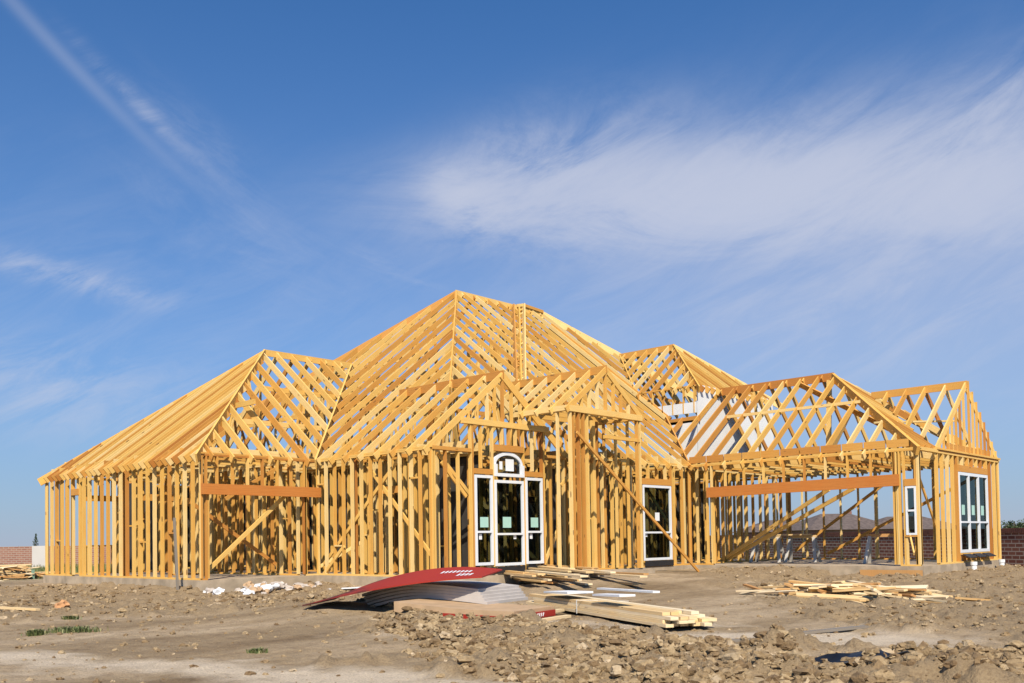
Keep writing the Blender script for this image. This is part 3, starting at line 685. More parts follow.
# ------------------------------------------------------------------ building material heaps
def gz(x, y): return hz(x, y)
def rest(pt): return Vector((pt.x, pt.y, gz(pt.x, pt.y)))
TC = G(514, 624, -.34)
def setdir(k):
    global e1, l1
    e1 = (rt*k+fw*math.sqrt(1-k*k)).normalized(); l1 = Vector((-e1.y, e1.x, 0))
setdir(.52)
def sheet(name, mt, corner, L, Wd, th, zf, nl=14, tilt=0, uvm=True, ends=None):
    """a bowed sheet: corner + l*s + e*t, height zf(s,t)"""
    m = MB(); rows = []; NJ = 6
    for i in range(nl+1):
        s = i/nl; row = []
        for j in range(NJ+1):
            t = j/NJ; p = corner+l1*(L*s)+e1*(Wd*t); row.append(Vector((p.x, p.y, zf(s, t))))
        rows.append(row)
    for i in range(nl):
        for j in range(NJ):
            a, b, c_, d_ = rows[i][j], rows[i][j+1], rows[i+1][j+1], rows[i+1][j]; u0, u1, v0, v1 = 1-i/nl, 1-(i+1)/nl, j/NJ, (j+1)/NJ
            q = [(u0*2, v0), (u0*2, v1), (u1*2, v1), (u1*2, v0)]; dz = Vector((0, 0, th))
            m.poly([a+dz, b+dz, c_+dz, d_+dz], .5, q); m.poly([d_, c_, b, a], .5, q[::-1])
    dz = Vector((0, 0, th))
    for i in range(nl):
        for j in (0, NJ):
            a, b = rows[i][j], rows[i+1][j]; m.poly([a, b, b+dz, a+dz] if j else [b, a, a+dz, b+dz], .5, [(2-2*i/nl, 0)]*4)
    for i in (0, nl):
        for j in range(NJ):
            a, b = rows[i][j], rows[i][j+1]; m.poly([a, b, b+dz, a+dz], .5, [(2-2*i/nl, 0)]*4)
    return m
zb = -.34
tb = lambda s, t: zb+.02+.10*s*s
st = sheet('', TAN, TC, 2.1, 1.15, .15, tb, 14)
o = st.build('tan_sheet_stack', TAN); tag(o, 'low stack of tan boards sticking out from under the grey boards', 'board stack')
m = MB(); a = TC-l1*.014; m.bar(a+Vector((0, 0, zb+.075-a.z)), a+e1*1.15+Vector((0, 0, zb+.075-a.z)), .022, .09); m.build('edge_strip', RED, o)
m = MB(); a = TC-e1*.012
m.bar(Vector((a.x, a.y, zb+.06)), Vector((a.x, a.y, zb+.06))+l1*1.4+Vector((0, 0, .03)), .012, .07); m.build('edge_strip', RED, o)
for k in range(4):
    m = MB(); aa = TC+e1*(.60+k*.055)-l1*.028; m.bar(Vector((aa.x, aa.y, zb+.05)), Vector((aa.x, aa.y, zb+.10))+e1*.03, .006, .014); m.build('printed_letter', FOAM, o)
GC = G(487, 606, -.17)
for k in range(5):
    zz = .19+k*.047
    s_ = sheet('', GREY, GC+l1*(k*.045+R.uniform(-.006, .006))+e1*(.008*k), 2.3, 1.22, .044, lambda s, t, zz=zz: zb+zz+.07*sin(pi*min(1, s*.95))-.30*max(0, s-.6)*s, 16)
    tag(s_.build('grey_board', GREY), ['bottom', 'second lowest', 'middle', 'second from top', 'topmost'][k]+' grey board of the bowed stack under the red sheet', 'board', 'grey boards bowed over the dirt')
setdir(.24)
RL = 2.95
rz = lambda s, t: .26+(1-t)*(-.13*s-.30*s*s)+t*(.07+.39*s-.86*s*s)
RK = D(482, 577, 13.9)+Vector((.10, .10, 0))
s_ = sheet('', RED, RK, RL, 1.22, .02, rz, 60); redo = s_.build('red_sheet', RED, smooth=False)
tag(redo, 'long bowed red coated sheet with white lettering draped over the grey board stack', 'sheet')
def onred(s, t): p = RK+l1*(RL*s)+e1*(1.22*t); return Vector((p.x, p.y, rz(s, t)+.023))
for grp in ([(.13+.022*k, .13+.022*k+.012, .52, .68) for k in range(8)], [(.09+.022*k, .09+.022*k+.014, .22, .40) for k in range(4)]):
    m = MB()
    for (s0, s1, t0, t1) in grp: m.poly([onred(s1, t0), onred(s0, t0), onred(s0, t1), onred(s1, t1)])
    m.build('printed_lettering', FOAM, redo)

setdir(.52)
# lumber bundle and loose boards
LA = G(535, 606, -.33); LB = G(668, 629, -.35); ld = (LB-LA); ld.z = 0; LL = ld.length; ld.normalize(); lc = Vector((-ld.y, ld.x, 0))
if lc.dot(fw) < 0: lc = -lc
print('bundle length', LL)
rb = random.Random(3)
BL = ['pale', 'honey coloured', 'orange toned', 'yellow']
def board(a, b, w, th, label, group, tone=None, n=(0, 0, 1), mt=SCRAP, name='loose_board', cat='board'):
    m = MB(); m.bar(a, b, w, th, n, tone); return tag(m.build(name, mt, loc=(Vector(a)+Vector(b))/2), label, cat, group)
cnt = 0
for layer, (nb, back) in enumerate(((6, 0), (6, .02), (5, .1), (4, .6))):
    for k in range(nb):
        off = lc*(.02+k*.128+rb.uniform(-.01, .015)+layer*.02); e0 = rb.uniform(-.10, .12)-back*.4; 
        a = LA+ld*(rb.uniform(-.6, .1)); b = LB+ld*e0
        z = -.31+layer*.046; p = Vector((a.x, a.y, z+.02))+off; q = Vector((b.x, b.y, z))+off
        board(p, q, .115, .042, f'bundled pine board in the {["lowest","second","third","top"][layer]} layer, {["first","second","third","fourth","fifth","sixth"][k]} from the front', 'boards of the lumber bundle', tone=rb.uniform(.45, 1), name='lumber_board')
# strap
sa = LA.lerp(LB, .42); m = MB()
p = Vector((sa.x, sa.y, -.33))-lc*.075; m.bar(p, p+Vector((0, 0, .21)), .02, .006, lc); m.bar(p+Vector((0, 0, .21)), p+lc*.9+Vector((0, 0, .16)), .02, .005); tag(m.build('strap', STRAP), 'thin white strap around the lumber bundle', 'strap')
# untidy boards behind, running up to the house
LO = G(500, 584, -.3)
for k in range(30):
    s = LO+lc*rb.uniform(-.2, 1.9)+ld*rb.uniform(-1.5, 1.4); ang = rb.uniform(-.10, .10); d_ = Vector((ld.x*cos(ang)-ld.y*sin(ang), ld.x*sin(ang)+ld.y*cos(ang), 0))
    ln = rb.uniform(2.2, 4.2); z = -.25+k*.014
    board((s.x, s.y, z), (s.x+d_.x*ln, s.y+d_.y*ln, z-.0+rb.uniform(-.05, .03)), rb.choice([.09, .14, .18]), .04, f'{BL[k%4]} {["short","longer","longest"][int((ln-2.2)/.67)]} loose board, {["lowest","low","middle","upper","high","topmost"][k//5]} in the heap behind the grey boards', 'loose boards behind the grey stack', tone=rb.random())
for k, (px, py, ln, w) in enumerate(((556, 594, 1.0, .45), (600, 592, 2.0, .12), (600, 600, .9, .25))):
    s = G(px, py, -.1); z = -.06+.02*k; m = MB(); m.bar((s.x, s.y, z), (s.x+ld.x*ln, s.y+ld.y*ln, z+.03), w, .03)
    tag(m.build('foam_strip', FOAM), ['wide white foam sheet lying on the lumber bundle', 'narrow long white strip lying across the loose boards', 'medium white foam strip on the lumber bundle'][k], 'foam strip')
for k, (px, py, dx, ln) in enumerate(((513, 626, .25, 1.6), (520, 619, .1, 1.3))):
    s = G(px, py, -.34); d_ = e1; board((s.x, s.y, -.32+.03*k), (s.x+d_.x*ln, s.y+d_.y*ln, -.33+.03*k), .09, .04, ['yellow board on the dirt in front of the red edged boards', 'pale batten against the red edge of the tan boards'][k], None, tone=.8)

# scrap heap right
def heap(cx_, cy_, n, rx, ry, hh, seed, group, where, lmin=.4, lmax=1.8, axis=None):
    r = random.Random(seed); ax = axis if axis is not None else 0
    sz = ['short', 'long', 'stubby', 'slim', 'broad']; cl = ['pale', 'yellow', 'orange', 'brown', 'straw coloured']; ps = ['at the left end of', 'at the right end of', 'in the middle of', 'at the front edge of', 'on top of', 'at the back of']
    for k in range(n):
        u, v_ = r.gauss(0, .42), r.gauss(0, .42); q = max(0, 1-math.hypot(u, v_)); x = cx_+cos(ax)*u*rx-sin(ax)*v_*ry; y = cy_+sin(ax)*u*rx+cos(ax)*v_*ry
        a = r.gauss(ax, .55); ln = r.uniform(lmin, lmax); z = gz(x, y)+.04+hh*q*r.random()**.7; ti = r.uniform(-.10, .10)
        p = Vector((x-cos(a)*ln/2, y-sin(a)*ln/2, z-ti*ln/2)); p2 = Vector((x+cos(a)*ln/2, y+sin(a)*ln/2, z+ti*ln/2))
        p.z = max(p.z, gz(p.x, p.y)+.01); p2.z = max(p2.z, gz(p2.x, p2.y)+.01)
        w = r.choice([.05, .07, .09, .09, .14, .25 if ln < .7 else .07]); w_i = 4 if w > .15 else (1 if ln > 1.2 else (0 if ln < .8 else 3)); tn = r.random()
        pos = 4 if q > .75 and z > gz(x, y)+hh*.5 else (0 if u < -.5 else 1 if u > .5 else 2)
        board(p, p2, w, .035, f'{sz[w_i]} {cl[[2,1,0,4][int(tn*3.99)]]} offcut {ps[pos]} {where}', group, tone=tn, n=(r.uniform(-.5, .5), r.uniform(-.5, .5), 1), name='lumber_offcut', cat='offcut')
sc = G(848, 597, -.33); scl = G(760, 591, -.33); scr = G(925, 601, -.33); axv = math.atan2(scr.y-scl.y, scr.x-scl.x)
heap(sc.x, sc.y, 92, 2.2, .95, .24, 21, 'offcuts in the scrap heap before the garage', 'the scrap heap before the garage', axis=axv)
a, b = G(737, 592, -.3), G(800, 594, -.3); board((a.x, a.y, -.28), (b.x, b.y, -.22), .09, .035, 'long thin board pointing left out of the scrap heap', None, tone=.9)
a, b = G(850, 588, -.3), G(928, 598, -.3); board((a.x, a.y, -.16), (b.x, b.y, -.24), .14, .035, 'long pale board pointing right out of the scrap heap', None, tone=.95)
lp = G(4, 580, -.38); lq = G(40, 580, -.38); axl = math.atan2(lq.y-lp.y, lq.x-lp.x)
heap(lp.x, lp.y, 80, 1.7, 1.4, .62, 22, 'offcuts in the heap left of the house', 'the scrap heap left of the house', lmin=.6, lmax=2.4, axis=axl)
a, b = G(-15, 611, -.33), G(38, 613, -.33); board((a.x, a.y, gz(a.x, a.y)+.05), (b.x, b.y, gz(b.x, b.y)+.05), .09, .04, 'lone yellow board lying on the dirt at the left edge', None, tone=.6)
p = G(62, 609, -.33); m = MB(); clod(m, p.x, p.y, gz(p.x, p.y)+.05, .17, 1.3, .5); tag(m.build('orange_stone', plain('orange_stone', (.60, .30, .13), .9, .2), loc=p), 'flat orange stone lying on the dirt near the left edge', 'stone')
for k, (px, py, ln) in enumerate(((660, 644, 1.3), (900, 640, .0), (915, 668, .7), (800, 632, 1.0))):
    if ln:
        a = G(px, py, -.34); d_ = (rt*1+fw*[.1, 0, -.5, .4][k]).normalized(); board((a.x, a.y, gz(a.x, a.y)+.02), (a.x+d_.x*ln, a.y+d_.y*ln, gz(a.x+d_.x*ln, a.y+d_.y*ln)+.02), .10, .03,
          ['dark weathered board on the pale concrete wash', '', 'dark short board on the dirt at the lower right', 'weathered pale stick right of the concrete wash'][k], None, tone=.3, mt=OLDW)
# black plastic scrap
p = G(842, 672, -.34); m = MB(); r = random.Random(9); nx, ny = 12, 4; d1 = (rt*.9-fw*.25).normalized(); d2 = (fw).normalized(); grid = []
for i in range(nx+1):
    for j in range(ny+1):
        q = p+d1*((i/nx-.5)*1.15)+d2*((j/ny-.5)*.3*(1-.5*abs(i/nx-.5)*2)); grid.append((q.x, q.y, gz(q.x, q.y)+.02+.05*abs(noise.noise((q.x*7, q.y*7, 0)))))
o = len(m.v); m.v += grid
for i in range(nx):
    for j in range(ny):
        a = i*(ny+1)+j; m.f.append((a, a+ny+1, a+ny+2, a+1)); m.t.append((0, 0, 0, 1)); m.uv.append([(0, 0)]*4)
ob = m.build('plastic_scrap', PLAS, smooth=True); tag(ob, 'crumpled black plastic strip lying on the dirt at the bottom right', 'plastic scrap')
sm = ob.modifiers.new('thick', 'SOLIDIFY'); sm.thickness = .006
# rubble by the left opening
rr = random.Random(8); rc = G(268, 584, -.3)
rc = Vector((1.9, -1.5, 0)); 
for k in range(44):
    u = rr.gauss(0, .8); v_ = rr.gauss(0, .32); x = 1.35+u*.8; y = -.85+v_; x += -v_*.3
    m = MB(); s = rr.uniform(.05, .14); z = gz(x, y)+s*.5+.13*max(0, 1-abs(u))*rr.random(); mt = rr.choice([FOAM, STONE, STONE, STONE, TAN]); clod(m, 0, 0, 0, s, rr.random()*6, .7)
    o = m.build('rubble_chunk', mt); o.location = (x, y, z)
    tag(o, {FOAM: 'white', STONE: 'stone grey', TAN: 'tan'}[mt]+f' {"large" if s>.11 else "middling" if s>.08 else "small"} chunk {"left" if u<-.6 else "right" if u>.6 else "middle"} in the rubble before the left opening', 'rubble', 'rubble heaped before the left opening')
a, b = Vector((2.2, -2.0, -.27)), Vector((3.3, -3.3, -.2)); m = MB(); m.bar(a, b, .35, .02); tag(m.build('white_sheet_scrap', FOAM), 'white sheet scrap on the dirt left of the red sheet', 'sheet scrap')
# stakes
p0 = Vector((-.34, .55, -.4)); m = MB(); m.bar(p0+Vector((-.05, -.15, 0)), (-.30, .74, 1.50), .05, .05, (1, 0, 0), .5); tag(m.build('grey_plank', OLDW), 'weathered grey plank leaning on the left wing wall', 'plank')
p = G(33, 580, -.38); m = MB(); m.bar((p.x, p.y, -.45), (p.x, p.y, .02), .09, .09, (1, 0, 0)); tag(m.build('survey_stake', GSTAKE), 'short pale green stake standing left of the house', 'stake')
# pvc pipes
def cyl(m, p, r, h_, n=14):
    o = len(m.v)
    for z in (0, h_):
        for k in range(n): m.v.append((p[0]+r*cos(2*pi*k/n), p[1]+r*sin(2*pi*k/n), p[2]+z))
    for k in range(n): m.f.append((o+k, o+(k+1) % n, o+n+(k+1) % n, o+n+k)); m.t.append((.5, 0, 0, 1)); m.uv.append([(0, 0)]*4)
    m.f.append(tuple(o+n+k for k in range(n))); m.t.append((.5, 0, 0, 1)); m.uv.append([(0, 0)]*n)
for k, (px, xx) in enumerate(((974, 17.9), (1002, 19.6))):
    d_ = ray(px, 570); t = (Y5-.3-CAM.y)/d_.y; q = CAM+d_*t; m = MB(); cyl(m, (q.x, q.y, -.5), .075, .50); cyl(m, (q.x, q.y, -.06), .09, .09)
    tag(m.build('drain_pipe', PVC), ['white upright drain pipe under the three light window', 'white upright drain pipe at the far right corner of the slab'][k], 'pipe')
# sawhorses inside the garage
def sawhorse(x, y, rz_, label):
    t = empty('sawhorse', (x, y, 0), rz_); tag(t, label, 'sawhorse', 'sawhorses in the garage')
    m = MB(); m.bar((-.45, 0, .80), (.45, 0, .80), .09, .09); m.build('top_rail', SCRAP, t)
    for sx in (-1, 1):
        for sy in (-1, 1):
            m = MB(); m.bar((sx*.36, sy*.04, .78), (sx*.46, sy*.30, 0), .04, .09, (1, 0, 0)); m.build('leg', ALU, t)
        m = MB(); m.bar((sx*.42, -.16, .38), (sx*.42, .16, .38), .03, .07); m.build('leg_brace', ALU, t)
def atz(px, py, z=0): d_ = ray(px, py); t = (z-CAM.z)/d_.z; return CAM+d_*t
for (px, X, lab) in ((768, 16.2, 'left sawhorse of the pair under a plank in the garage'), (803, 16.5, 'right sawhorse of the pair under a plank in the garage'), (884, 15.6, 'lone pale sawhorse beside the right garage post')):
    d_ = ray(px, 566); t = (X-CAM.x)/d_.x; q = CAM+d_*t; sawhorse(q.x, q.y, radians(100), lab)
    if px == 768: q0 = q.copy()
    if px == 803: board((q0.x, q0.y+.3, .865), (q.x, q.y-.3, .865), .24, .04, 'wide plank lying across the two sawhorses in the garage', None, tone=.5)

# grass tufts ----------------------------------------------------------
gmat, nt, bs = mat('grass_blade')
oi = N(nt, 'ShaderNodeAttribute', attribute_name='tone'); sp = nt.nodes.new('ShaderNodeSeparateColor'); nt.links.new(oi.outputs['Color'], sp.inputs[0])
nt.links.new(ramp(nt, sp.outputs[0], [(0, (.07, .10, .025)), (.5, (.14, .17, .05)), (1, (.32, .28, .12))]), bs.inputs['Base Color']); bs.inputs['Roughness'].default_value = .7
def tuft(px, py, n, rx, hh, label):
    c_ = G(px, py, -.34); m = MB()
    for k in range(n):
        u = rb.gauss(0, .4)*rx; v_ = rb.gauss(0, .25)*rx; x = c_.x+rt.x*u+fw.x*v_; y = c_.y+rt.y*u+fw.y*v_; z = gz(x, y); a = rb.random()*6.28; L_ = hh*rb.uniform(.5, 1.3); w_ = .006
        lx, ly = cos(a)*L_*.7, sin(a)*L_*.7; px_, py_ = -sin(a)*w_, cos(a)*w_; t_ = rb.random()
        m.poly([(x-px_, y-py_, z-.01), (x+px_, y+py_, z-.01), (x+lx*.4+px_, y+ly*.4+py_, z+L_*.7), (x+lx*.4-px_, y+ly*.4-py_, z+L_*.7)], t_)
        m.poly([(x+lx*.4-px_, y+ly*.4-py_, z+L_*.7), (x+lx*.4+px_, y+ly*.4+py_, z+L_*.7), (x+lx, y+ly, z+L_*.85)], t_)
    tag(m.build('grass_tuft', gmat), label, 'grass tuft', 'grass tufts in the dirt')
tuft(70, 619, 320, .13, .06, 'upper green grass tuft at the left of the dirt lot'); tuft(72, 630, 420, .42, .08, 'wide green grass tuft lower left on the dirt'); tuft(36, 634, 260, .16, .08, 'small grass tuft left of the wide one'); tuft(257, 649, 160, .12, .05, 'tiny lone grass tuft at the bottom left centre')
# grass strip far left
m = MB()
for k in range(9000):
    px = R.uniform(-40, 330); dist = R.uniform(36, 62); q = D(px, 556, dist); x, y = q.x, q.y; z = -.40; L_ = R.uniform(.12, .4); a = R.random()*6.28; w_ = .03; t_ = R.random()**.8
    m.poly([(x-cos(a)*w_, y-sin(a)*w_, z), (x+cos(a)*w_, y+sin(a)*w_, z), (x+R.uniform(-.1, .1), y+R.uniform(-.1, .1), z+L_)], t_)
tag(m.build('grass', gmat), kind='stuff')

# ------------------------------------------------------------------ fences, houses, trees
def fence(name, p, q, h_, th, mt, label, cat, cap=None):
    p = Vector((p.x, p.y, 0)); q = Vector((q.x, q.y, 0)); L = (q-p).length; t = (q-p).normalized(); n = Vector((t.y, -t.x, 0)); m = MB()
    P8 = []
    z0 = -.7
    for s_, sgn in ((1, 1), (-1, -1)):
        a = p+n*(th/2*s_); b = q+n*(th/2*s_)
        pts = [Vector((a.x, a.y, z0)), Vector((b.x, b.y, z0)), Vector((b.x, b.y, h_)), Vector((a.x, a.y, h_))]
        uv = [(0, 0), (L, 0), (L, h_-z0), (0, h_-z0)]
        if s_ < 0: pts = pts[::-1]; uv = uv[::-1]
        m.poly(pts, .5, uv)
    a, b = p+n*(th/2), q+n*(th/2); c_, d_ = q-n*(th/2), p-n*(th/2)
    m.poly([(a.x, a.y, h_), (b.x, b.y, h_), (c_.x, c_.y, h_), (d_.x, d_.y, h_)], .5, [(0, 0), (L, 0), (L, th), (0, th)])
    m.poly([(a.x, a.y, z0), (a.x, a.y, h_), (d_.x, d_.y, h_), (d_.x, d_.y, z0)], .5, [(0, 0), (0, h_-z0), (th, h_-z0), (th, 0)])
    m.poly([(b.x, b.y, z0), (b.x, b.y, h_), (c_.x, c_.y, h_), (c_.x, c_.y, z0)], .5, [(0, 0), (0, h_-z0), (th, h_-z0), (th, 0)])
    o = m.build(name, mt); tag(o, label, cat)
    if cap:
        m = MB(); k = 0
        nb = int(L/.10)
        for k in range(nb):
            c0_ = p+t*((k+.5)*L/nb); m.bar((c0_.x, c0_.y, h_+.002), (c0_.x, c0_.y, h_+.17), .085, th+.05, n)
        m.build('soldier_course', cap, o)
    return o
CAPB = plain('brick_cap', (.17, .065, .045), .9, .3, 3.)
fp, fq = D(1090, 548, 27.2), D(690, 548, 62)
fence('brick_fence', fp, fq, .80, .22, BRICK, 'long brown brick garden wall behind the right side of the house', 'brick wall', CAPB)
fence('brick_fence', D(-60, 552, 62), D(330, 550, 60), 1.0, .3, brick_mat('red_brick', (.28, .12, .08), (.36, .17, .11), (.40, .30, .24)), 'low reddish brick wall beyond the grass at the far left', 'brick wall')
fence('white_wall', D(33, 550, 56), D(48, 552, 56), 1.0, .25, WHITEW, 'low white wall beyond the grass behind the left wing', 'wall')
def far_house(px, dist, wd, dp, wh, rh, label, wallm, ang=.2):
    c_ = D(px, 545, dist); t = empty('house', (c_.x, c_.y, -1.2), math.atan2(rt.y, rt.x)+ang); tag(t, label, 'house', 'finished houses in the distance')
    m = MB(); m.box(-wd/2, -dp/2, 0, wd/2, dp/2, wh); m.build('wall', wallm, t)
    m = MB(); e_ = .6; r_ = [(-wd/2-e_, -dp/2-e_, wh), (wd/2+e_, -dp/2-e_, wh), (wd/2+e_, dp/2+e_, wh), (-wd/2-e_, dp/2+e_, wh)]; k = dp*.45; a, b = (-wd/2+k, 0, wh+rh), (wd/2-k, 0, wh+rh)
    m.poly([r_[0], r_[1], b, a]); m.poly([r_[1], r_[2], b]); m.poly([r_[2], r_[3], a, b]); m.poly([r_[3], r_[0], a]); m.poly(r_[::-1]); ro = m.build('roof', ROOFM, t)
    m = MB(); m.box(wd*.15, .5, wh+rh*.3, wd*.15+1, 1.3, wh+rh+.4); m.build('chimney', wallm, ro)
    for x in (-wd*.3, 0, wd*.3):
        m = MB(); m.bar((x-.6, -dp/2-.03, 1.5), (x+.6, -dp/2-.03, 1.5), .06, 1.4); m.build('window', BLACK, t)
FB = plain('far_brick', (.26, .13, .10), .9, .2, 1.)
far_house(836, 150, 15, 11, 3.0, 2.6, 'brown hip roofed house showing through the middle of the garage', FB)
far_house(776, 165, 13, 11, 2.9, 2.1, 'lower brown roofed house left of the middle one beyond the garage', FB, -.1)
far_house(905, 160, 16, 11, 2.9, 2.3, 'brown roofed house showing near the right garage post', FB, .1)
far_house(255, 190, 14, 10, 3., 2.2, 'brown roofed house far behind the left wing opening', FB, .3)
far_house(160, 200, 12, 10, 3., 2.0, 'pale house far behind the left wing studs', WHITEW, .1)
lm, nt, bs = mat('foliage'); oi = N(nt, 'ShaderNodeAttribute', attribute_name='tone'); sp = nt.nodes.new('ShaderNodeSeparateColor'); nt.links.new(oi.outputs['Color'], sp.inputs[0])
nt.links.new(ramp(nt, sp.outputs[0], [(0, (.03, .05, .015)), (1, (.09, .12, .04))]), bs.inputs['Base Color']); bs.inputs['Roughness'].default_value = .7
BARK = plain('bark', (.10, .075, .055), .9, .3)
def tree(px, dist, h_, cr, label, conifer=False, zb_=-1.2):
    c_ = D(px, 545, dist); t = empty('conifer_tree' if conifer else 'tree', (c_.x, c_.y, zb_)); tag(t, label, 'tree', 'trees in the distance')
    m = MB(); m.bar((0, 0, 0), (0, 0, h_*.8), cr*.09, cr*.09, (1, 0, 0))
    for k in range(6): a = R.random()*6.28; z = h_*R.uniform(.35, .7); m.bar((0, 0, z), (cos(a)*cr*.6, sin(a)*cr*.6, z+h_*.15), cr*.04, cr*.04)
    m.build('trunk', BARK, t); m = MB()
    cl = [(R.uniform(-1, 1)*cr*.7, R.uniform(-1, 1)*cr*.7, h_*R.uniform(.4, .85), cr*R.uniform(.25, .5)) for _ in range(9)]
    for k in range(900):
        if conifer: z = h_*(.12+.88*R.random()**1.4); rr_ = cr*(1-z/h_)*R.random()**.4*(.7+.5*abs(sin(z*5/h_*3))); a = R.random()*6.28; x, y = cos(a)*rr_, sin(a)*rr_
        else:
            q = R.choice(cl); v_ = Vector((R.gauss(0, 1), R.gauss(0, 1), R.gauss(0, 1))).normalized()*q[3]*R.random()**.35; x, y, z = q[0]+v_.x, q[1]+v_.y, q[2]+v_.z*.8
        s = cr*.09; d1_ = Vector((R.gauss(0, 1), R.gauss(0, 1), R.gauss(0, 1))).normalized()*s; d2_ = Vector((R.gauss(0, 1), R.gauss(0, 1), R.gauss(0, 1))).normalized()*s; p = Vector((x, y, z)); m.poly([p, p+d1_, p+d1_+d2_, p+d2_], R.random())
    m.build('crown', lm, t)
tree(36, 110, 3.6, .9, 'small dark conifer above the white wall at the far left', True, -1)
tree(22, 130, 2.8, .8, 'smaller low tree left of the conifer at the far left', False, -1)
for k, (px, h_) in enumerate(((1007, 4.2), (1015, 4.8), (1024, 4.4), (1036, 4.9), (1050, 4.6))):
    tree(px, 160+k*4, h_, 2.2, ['leftmost', 'second', 'third', 'fourth', 'rightmost'][k]+' dark tree in the row above the brick wall at the right edge', False, -1.2)
for k, (px, h_) in enumerate(((935, 3.4), (285, 3.2), (310, 3.4))):
    tree(px, 170, h_, 2.0, ['dark tree seen between the garage and the right gable', 'dark tree seen through the right half of the left opening', 'dark tree beside the inner corner of the left wing'][k], False, -1.2)

# ------------------------------------------------------------------ light and sky
SUN_AZ = math.atan2(-.71, -.70)      # direction towards the sun, seen from above
SUN_EL = radians(45)
sd = bpy.data.lights.new('sun', 'SUN'); sd.energy = 5.0; sd.angle = radians(.5); sd.color = (1, .93, .80)
so = bpy.data.objects.new('sun', sd); COL.objects.link(so)
sv = Vector((cos(SUN_AZ)*cos(SUN_EL), sin(SUN_AZ)*cos(SUN_EL), sin(SUN_EL))); so.rotation_euler = sv.to_track_quat('Z', 'Y').to_euler()
wd = bpy.data.worlds.new('World'); scn.world = wd; wd.use_nodes = True; nt = wd.node_tree; bg = nt.nodes['Background']
sky = nt.nodes.new('ShaderNodeTexSky'); sky.sky_type = 'NISHITA'; sky.sun_disc = False; sky.sun_elevation = SUN_EL; sky.sun_rotation = pi/2-SUN_AZ
sky.air_density = 1.0; sky.dust_density = .3; sky.ozone_density = 3.0; sky.altitude = 300
geo = nt.nodes.new('ShaderNodeTexCoord'); sx = nt.nodes.new('ShaderNodeSeparateXYZ'); nt.links.new(geo.outputs['Generated'], sx.inputs[0])
az0 = math.atan2(fw.y, fw.x)
# azimuth measured clockwise from the view of the house, elevation: both world-fixed
ca_ = math_(nt, 'ADD', math_(nt, 'MULTIPLY', sx.outputs[0], cos(az0)), math_(nt, 'MULTIPLY', sx.outputs[1], sin(az0)))
sa_ = math_(nt, 'ADD', math_(nt, 'MULTIPLY', sx.outputs[0], sin(az0)), math_(nt, 'MULTIPLY', sx.outputs[1], -cos(az0)))
AZ = math_(nt, 'ARCTAN2', sa_, ca_); EL = math_(nt, 'ARCSINE', sx.outputs[2])
def azel(px, py):
    d_ = ray(px, py).normalized(); return math.atan2(d_.x*sin(az0)-d_.y*cos(az0), d_.x*cos(az0)+d_.y*sin(az0)), math.asin(d_.z)
cb = nt.nodes.new('ShaderNodeCombineXYZ'); nt.links.new(AZ, cb.inputs[0]); nt.links.new(EL, cb.inputs[1])
def blob(px, py, rx, ry, deg, soft=.5):      # soft ellipse in the sky: centre, half sizes (radians), slant
    a, e_ = azel(px, py); ct, st_ = cos(radians(deg)), sin(radians(deg))
    da = math_(nt, 'SUBTRACT', AZ, a); de = math_(nt, 'SUBTRACT', EL, e_)
    u = math_(nt, 'DIVIDE', math_(nt, 'ADD', math_(nt, 'MULTIPLY', da, ct), math_(nt, 'MULTIPLY', de, st_)), rx)
    v_ = math_(nt, 'DIVIDE', math_(nt, 'SUBTRACT', math_(nt, 'MULTIPLY', de, ct), math_(nt, 'MULTIPLY', da, st_)), ry)
    d2 = math_(nt, 'ADD', math_(nt, 'MULTIPLY', u, u), math_(nt, 'MULTIPLY', v_, v_))
    return math_(nt, 'POWER', 2.718, math_(nt, 'MULTIPLY', d2, -1.))
def wisp(deg, scx, scy, detail, dist, lo, hi, seed):
    mp_ = nt.nodes.new('ShaderNodeMapping'); mp_.vector_type = 'TEXTURE'; mp_.inputs['Rotation'].default_value = (0, 0, radians(deg)); mp_.inputs['Scale'].default_value = (1/scx, 1/scy, 1); mp_.inputs['Location'].default_value = (seed, seed*.7, 0)
    nt.links.new(cb.outputs[0], mp_.inputs[0]); n_ = N(nt, 'ShaderNodeTexNoise', Scale=1., Detail=detail, Roughness=.68, Distortion=dist); nt.links.new(mp_.outputs[0], n_.inputs['Vector'])
    mr = nt.nodes.new('ShaderNodeMapRange'); mr.interpolation_type = 'SMOOTHSTEP'; mr.inputs[1].default_value = lo; mr.inputs[2].default_value = hi; nt.links.new(n_.outputs[0], mr.inputs[0]); return mr.outputs[0]
terms = []
def T(bl, ws, k):
    x_ = math_(nt, 'MULTIPLY', bl, k)
    if ws is not None: x_ = math_(nt, 'MULTIPLY', x_, ws)
    terms.append(x_)
w1a = wisp(10, 4, 11, 12, .7, .27, .66, 9.4); w1b = wisp(24, 7, 30, 12, .9, .22, .72, 5.3); w1 = math_(nt, 'MULTIPLY', w1a, math_(nt, 'ADD', .35, math_(nt, 'MULTIPLY', w1b, .85))); w2 = wisp(26, 6, 24, 12, .7, .34, .74, 7.7); w3 = wisp(-20, 5, 12, 9, .4, .38, .8, 1.3)
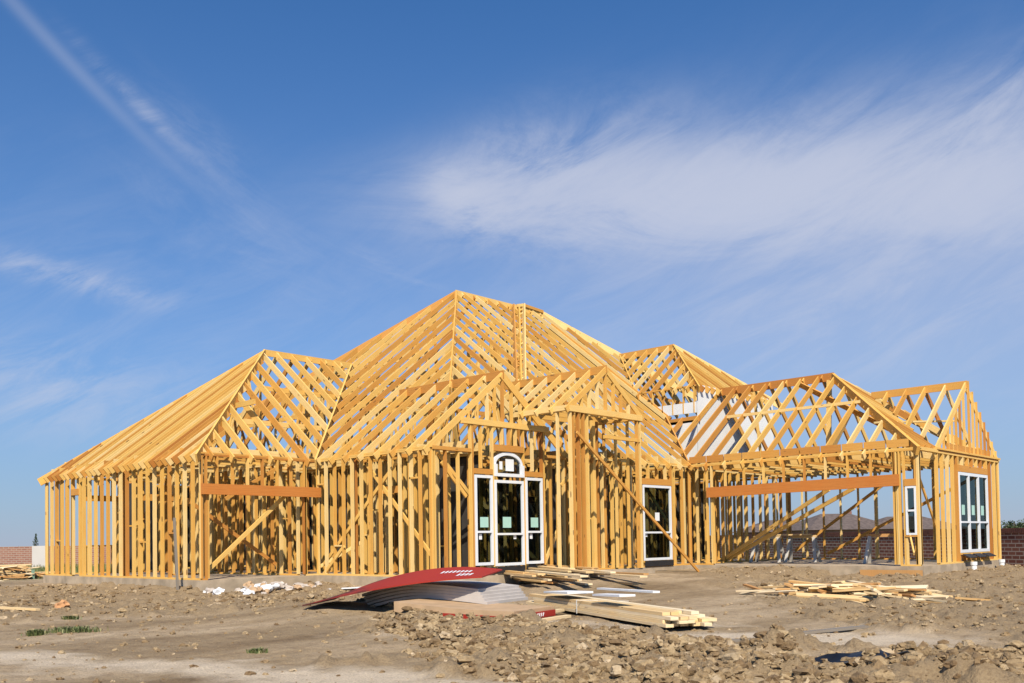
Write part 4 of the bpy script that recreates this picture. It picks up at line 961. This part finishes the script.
T(blob(760, 208, .25, .034, -3), w1a, 1.35); T(blob(740, 190, .25, .05, 2), w1, 1.3); T(blob(660, 190, .10, .03, 6), w2, .7); T(blob(960, 200, .16, .055, -8), w1, .9); T(blob(545, 165, .11, .04, 10), w1a, 1.1); T(blob(470, 200, .04, .02, -25), w1, 1.0); T(blob(985, 125, .12, .026, 24), w2, 1.0)
T(blob(880, 270, .30, .12, 0), w2, .45); T(blob(455, 200, .03, .02, -40), w1, .7); T(blob(900, 300, .40, .13, 0), None, .36)
T(blob(395, 270, .05, .012, -18), w3, .7); T(blob(60, 275, .08, .012, -10), w2, .8); T(blob(60, 390, .16, .04, -6), w2, .6); T(blob(180, 300, .3, .10, -6), w2, .12); T(blob(230, 235, .10, .03, -25), w3, .35)
T(blob(95, 62, .12, .0065, -37), w3, .0); 
# contrail: a thin slanted streak
T(blob(54, 46, .14, .0065, -38), None, .17); T(blob(138, 104, .06, .008, -37), w2, .5); T(blob(210, 150, .09, .02, -38), w3, .3)
tot = terms[0]
for t_ in terms[1:]: tot = math_(nt, 'ADD', tot, t_)
tot = math_(nt, 'MULTIPLY', math_(nt, 'SUBTRACT', 1., math_(nt, 'POWER', 2.718, math_(nt, 'MULTIPLY', tot, -1.55))), .86)
# haze band close to the horizon
hzb = math_(nt, 'POWER', 2.718, math_(nt, 'MULTIPLY', math_(nt, 'MAXIMUM', EL, 0.), -4.2)); 
skc = mixc(nt, sky.outputs[0], (.12, .84, 1.42), 1., 'MULTIPLY')
c = mixc(nt, skc, (4.6, 5.05, 6.3), math_(nt, 'MULTIPLY', hzb, .95)); c = mixc(nt, c, (6.4, 6.8, 8.2), tot)
nt.links.new(c, bg.inputs['Color']); bg.inputs['Strength'].default_value = .082
scn.view_settings.view_transform = 'Standard'; scn.view_settings.look = 'None'; scn.view_settings.exposure = .16; scn.view_settings.gamma = 1
scn.render.engine = 'CYCLES'; scn.cycles.max_bounces = 8; scn.cycles.diffuse_bounces = 1; scn.cycles.transparent_max_bounces = 12
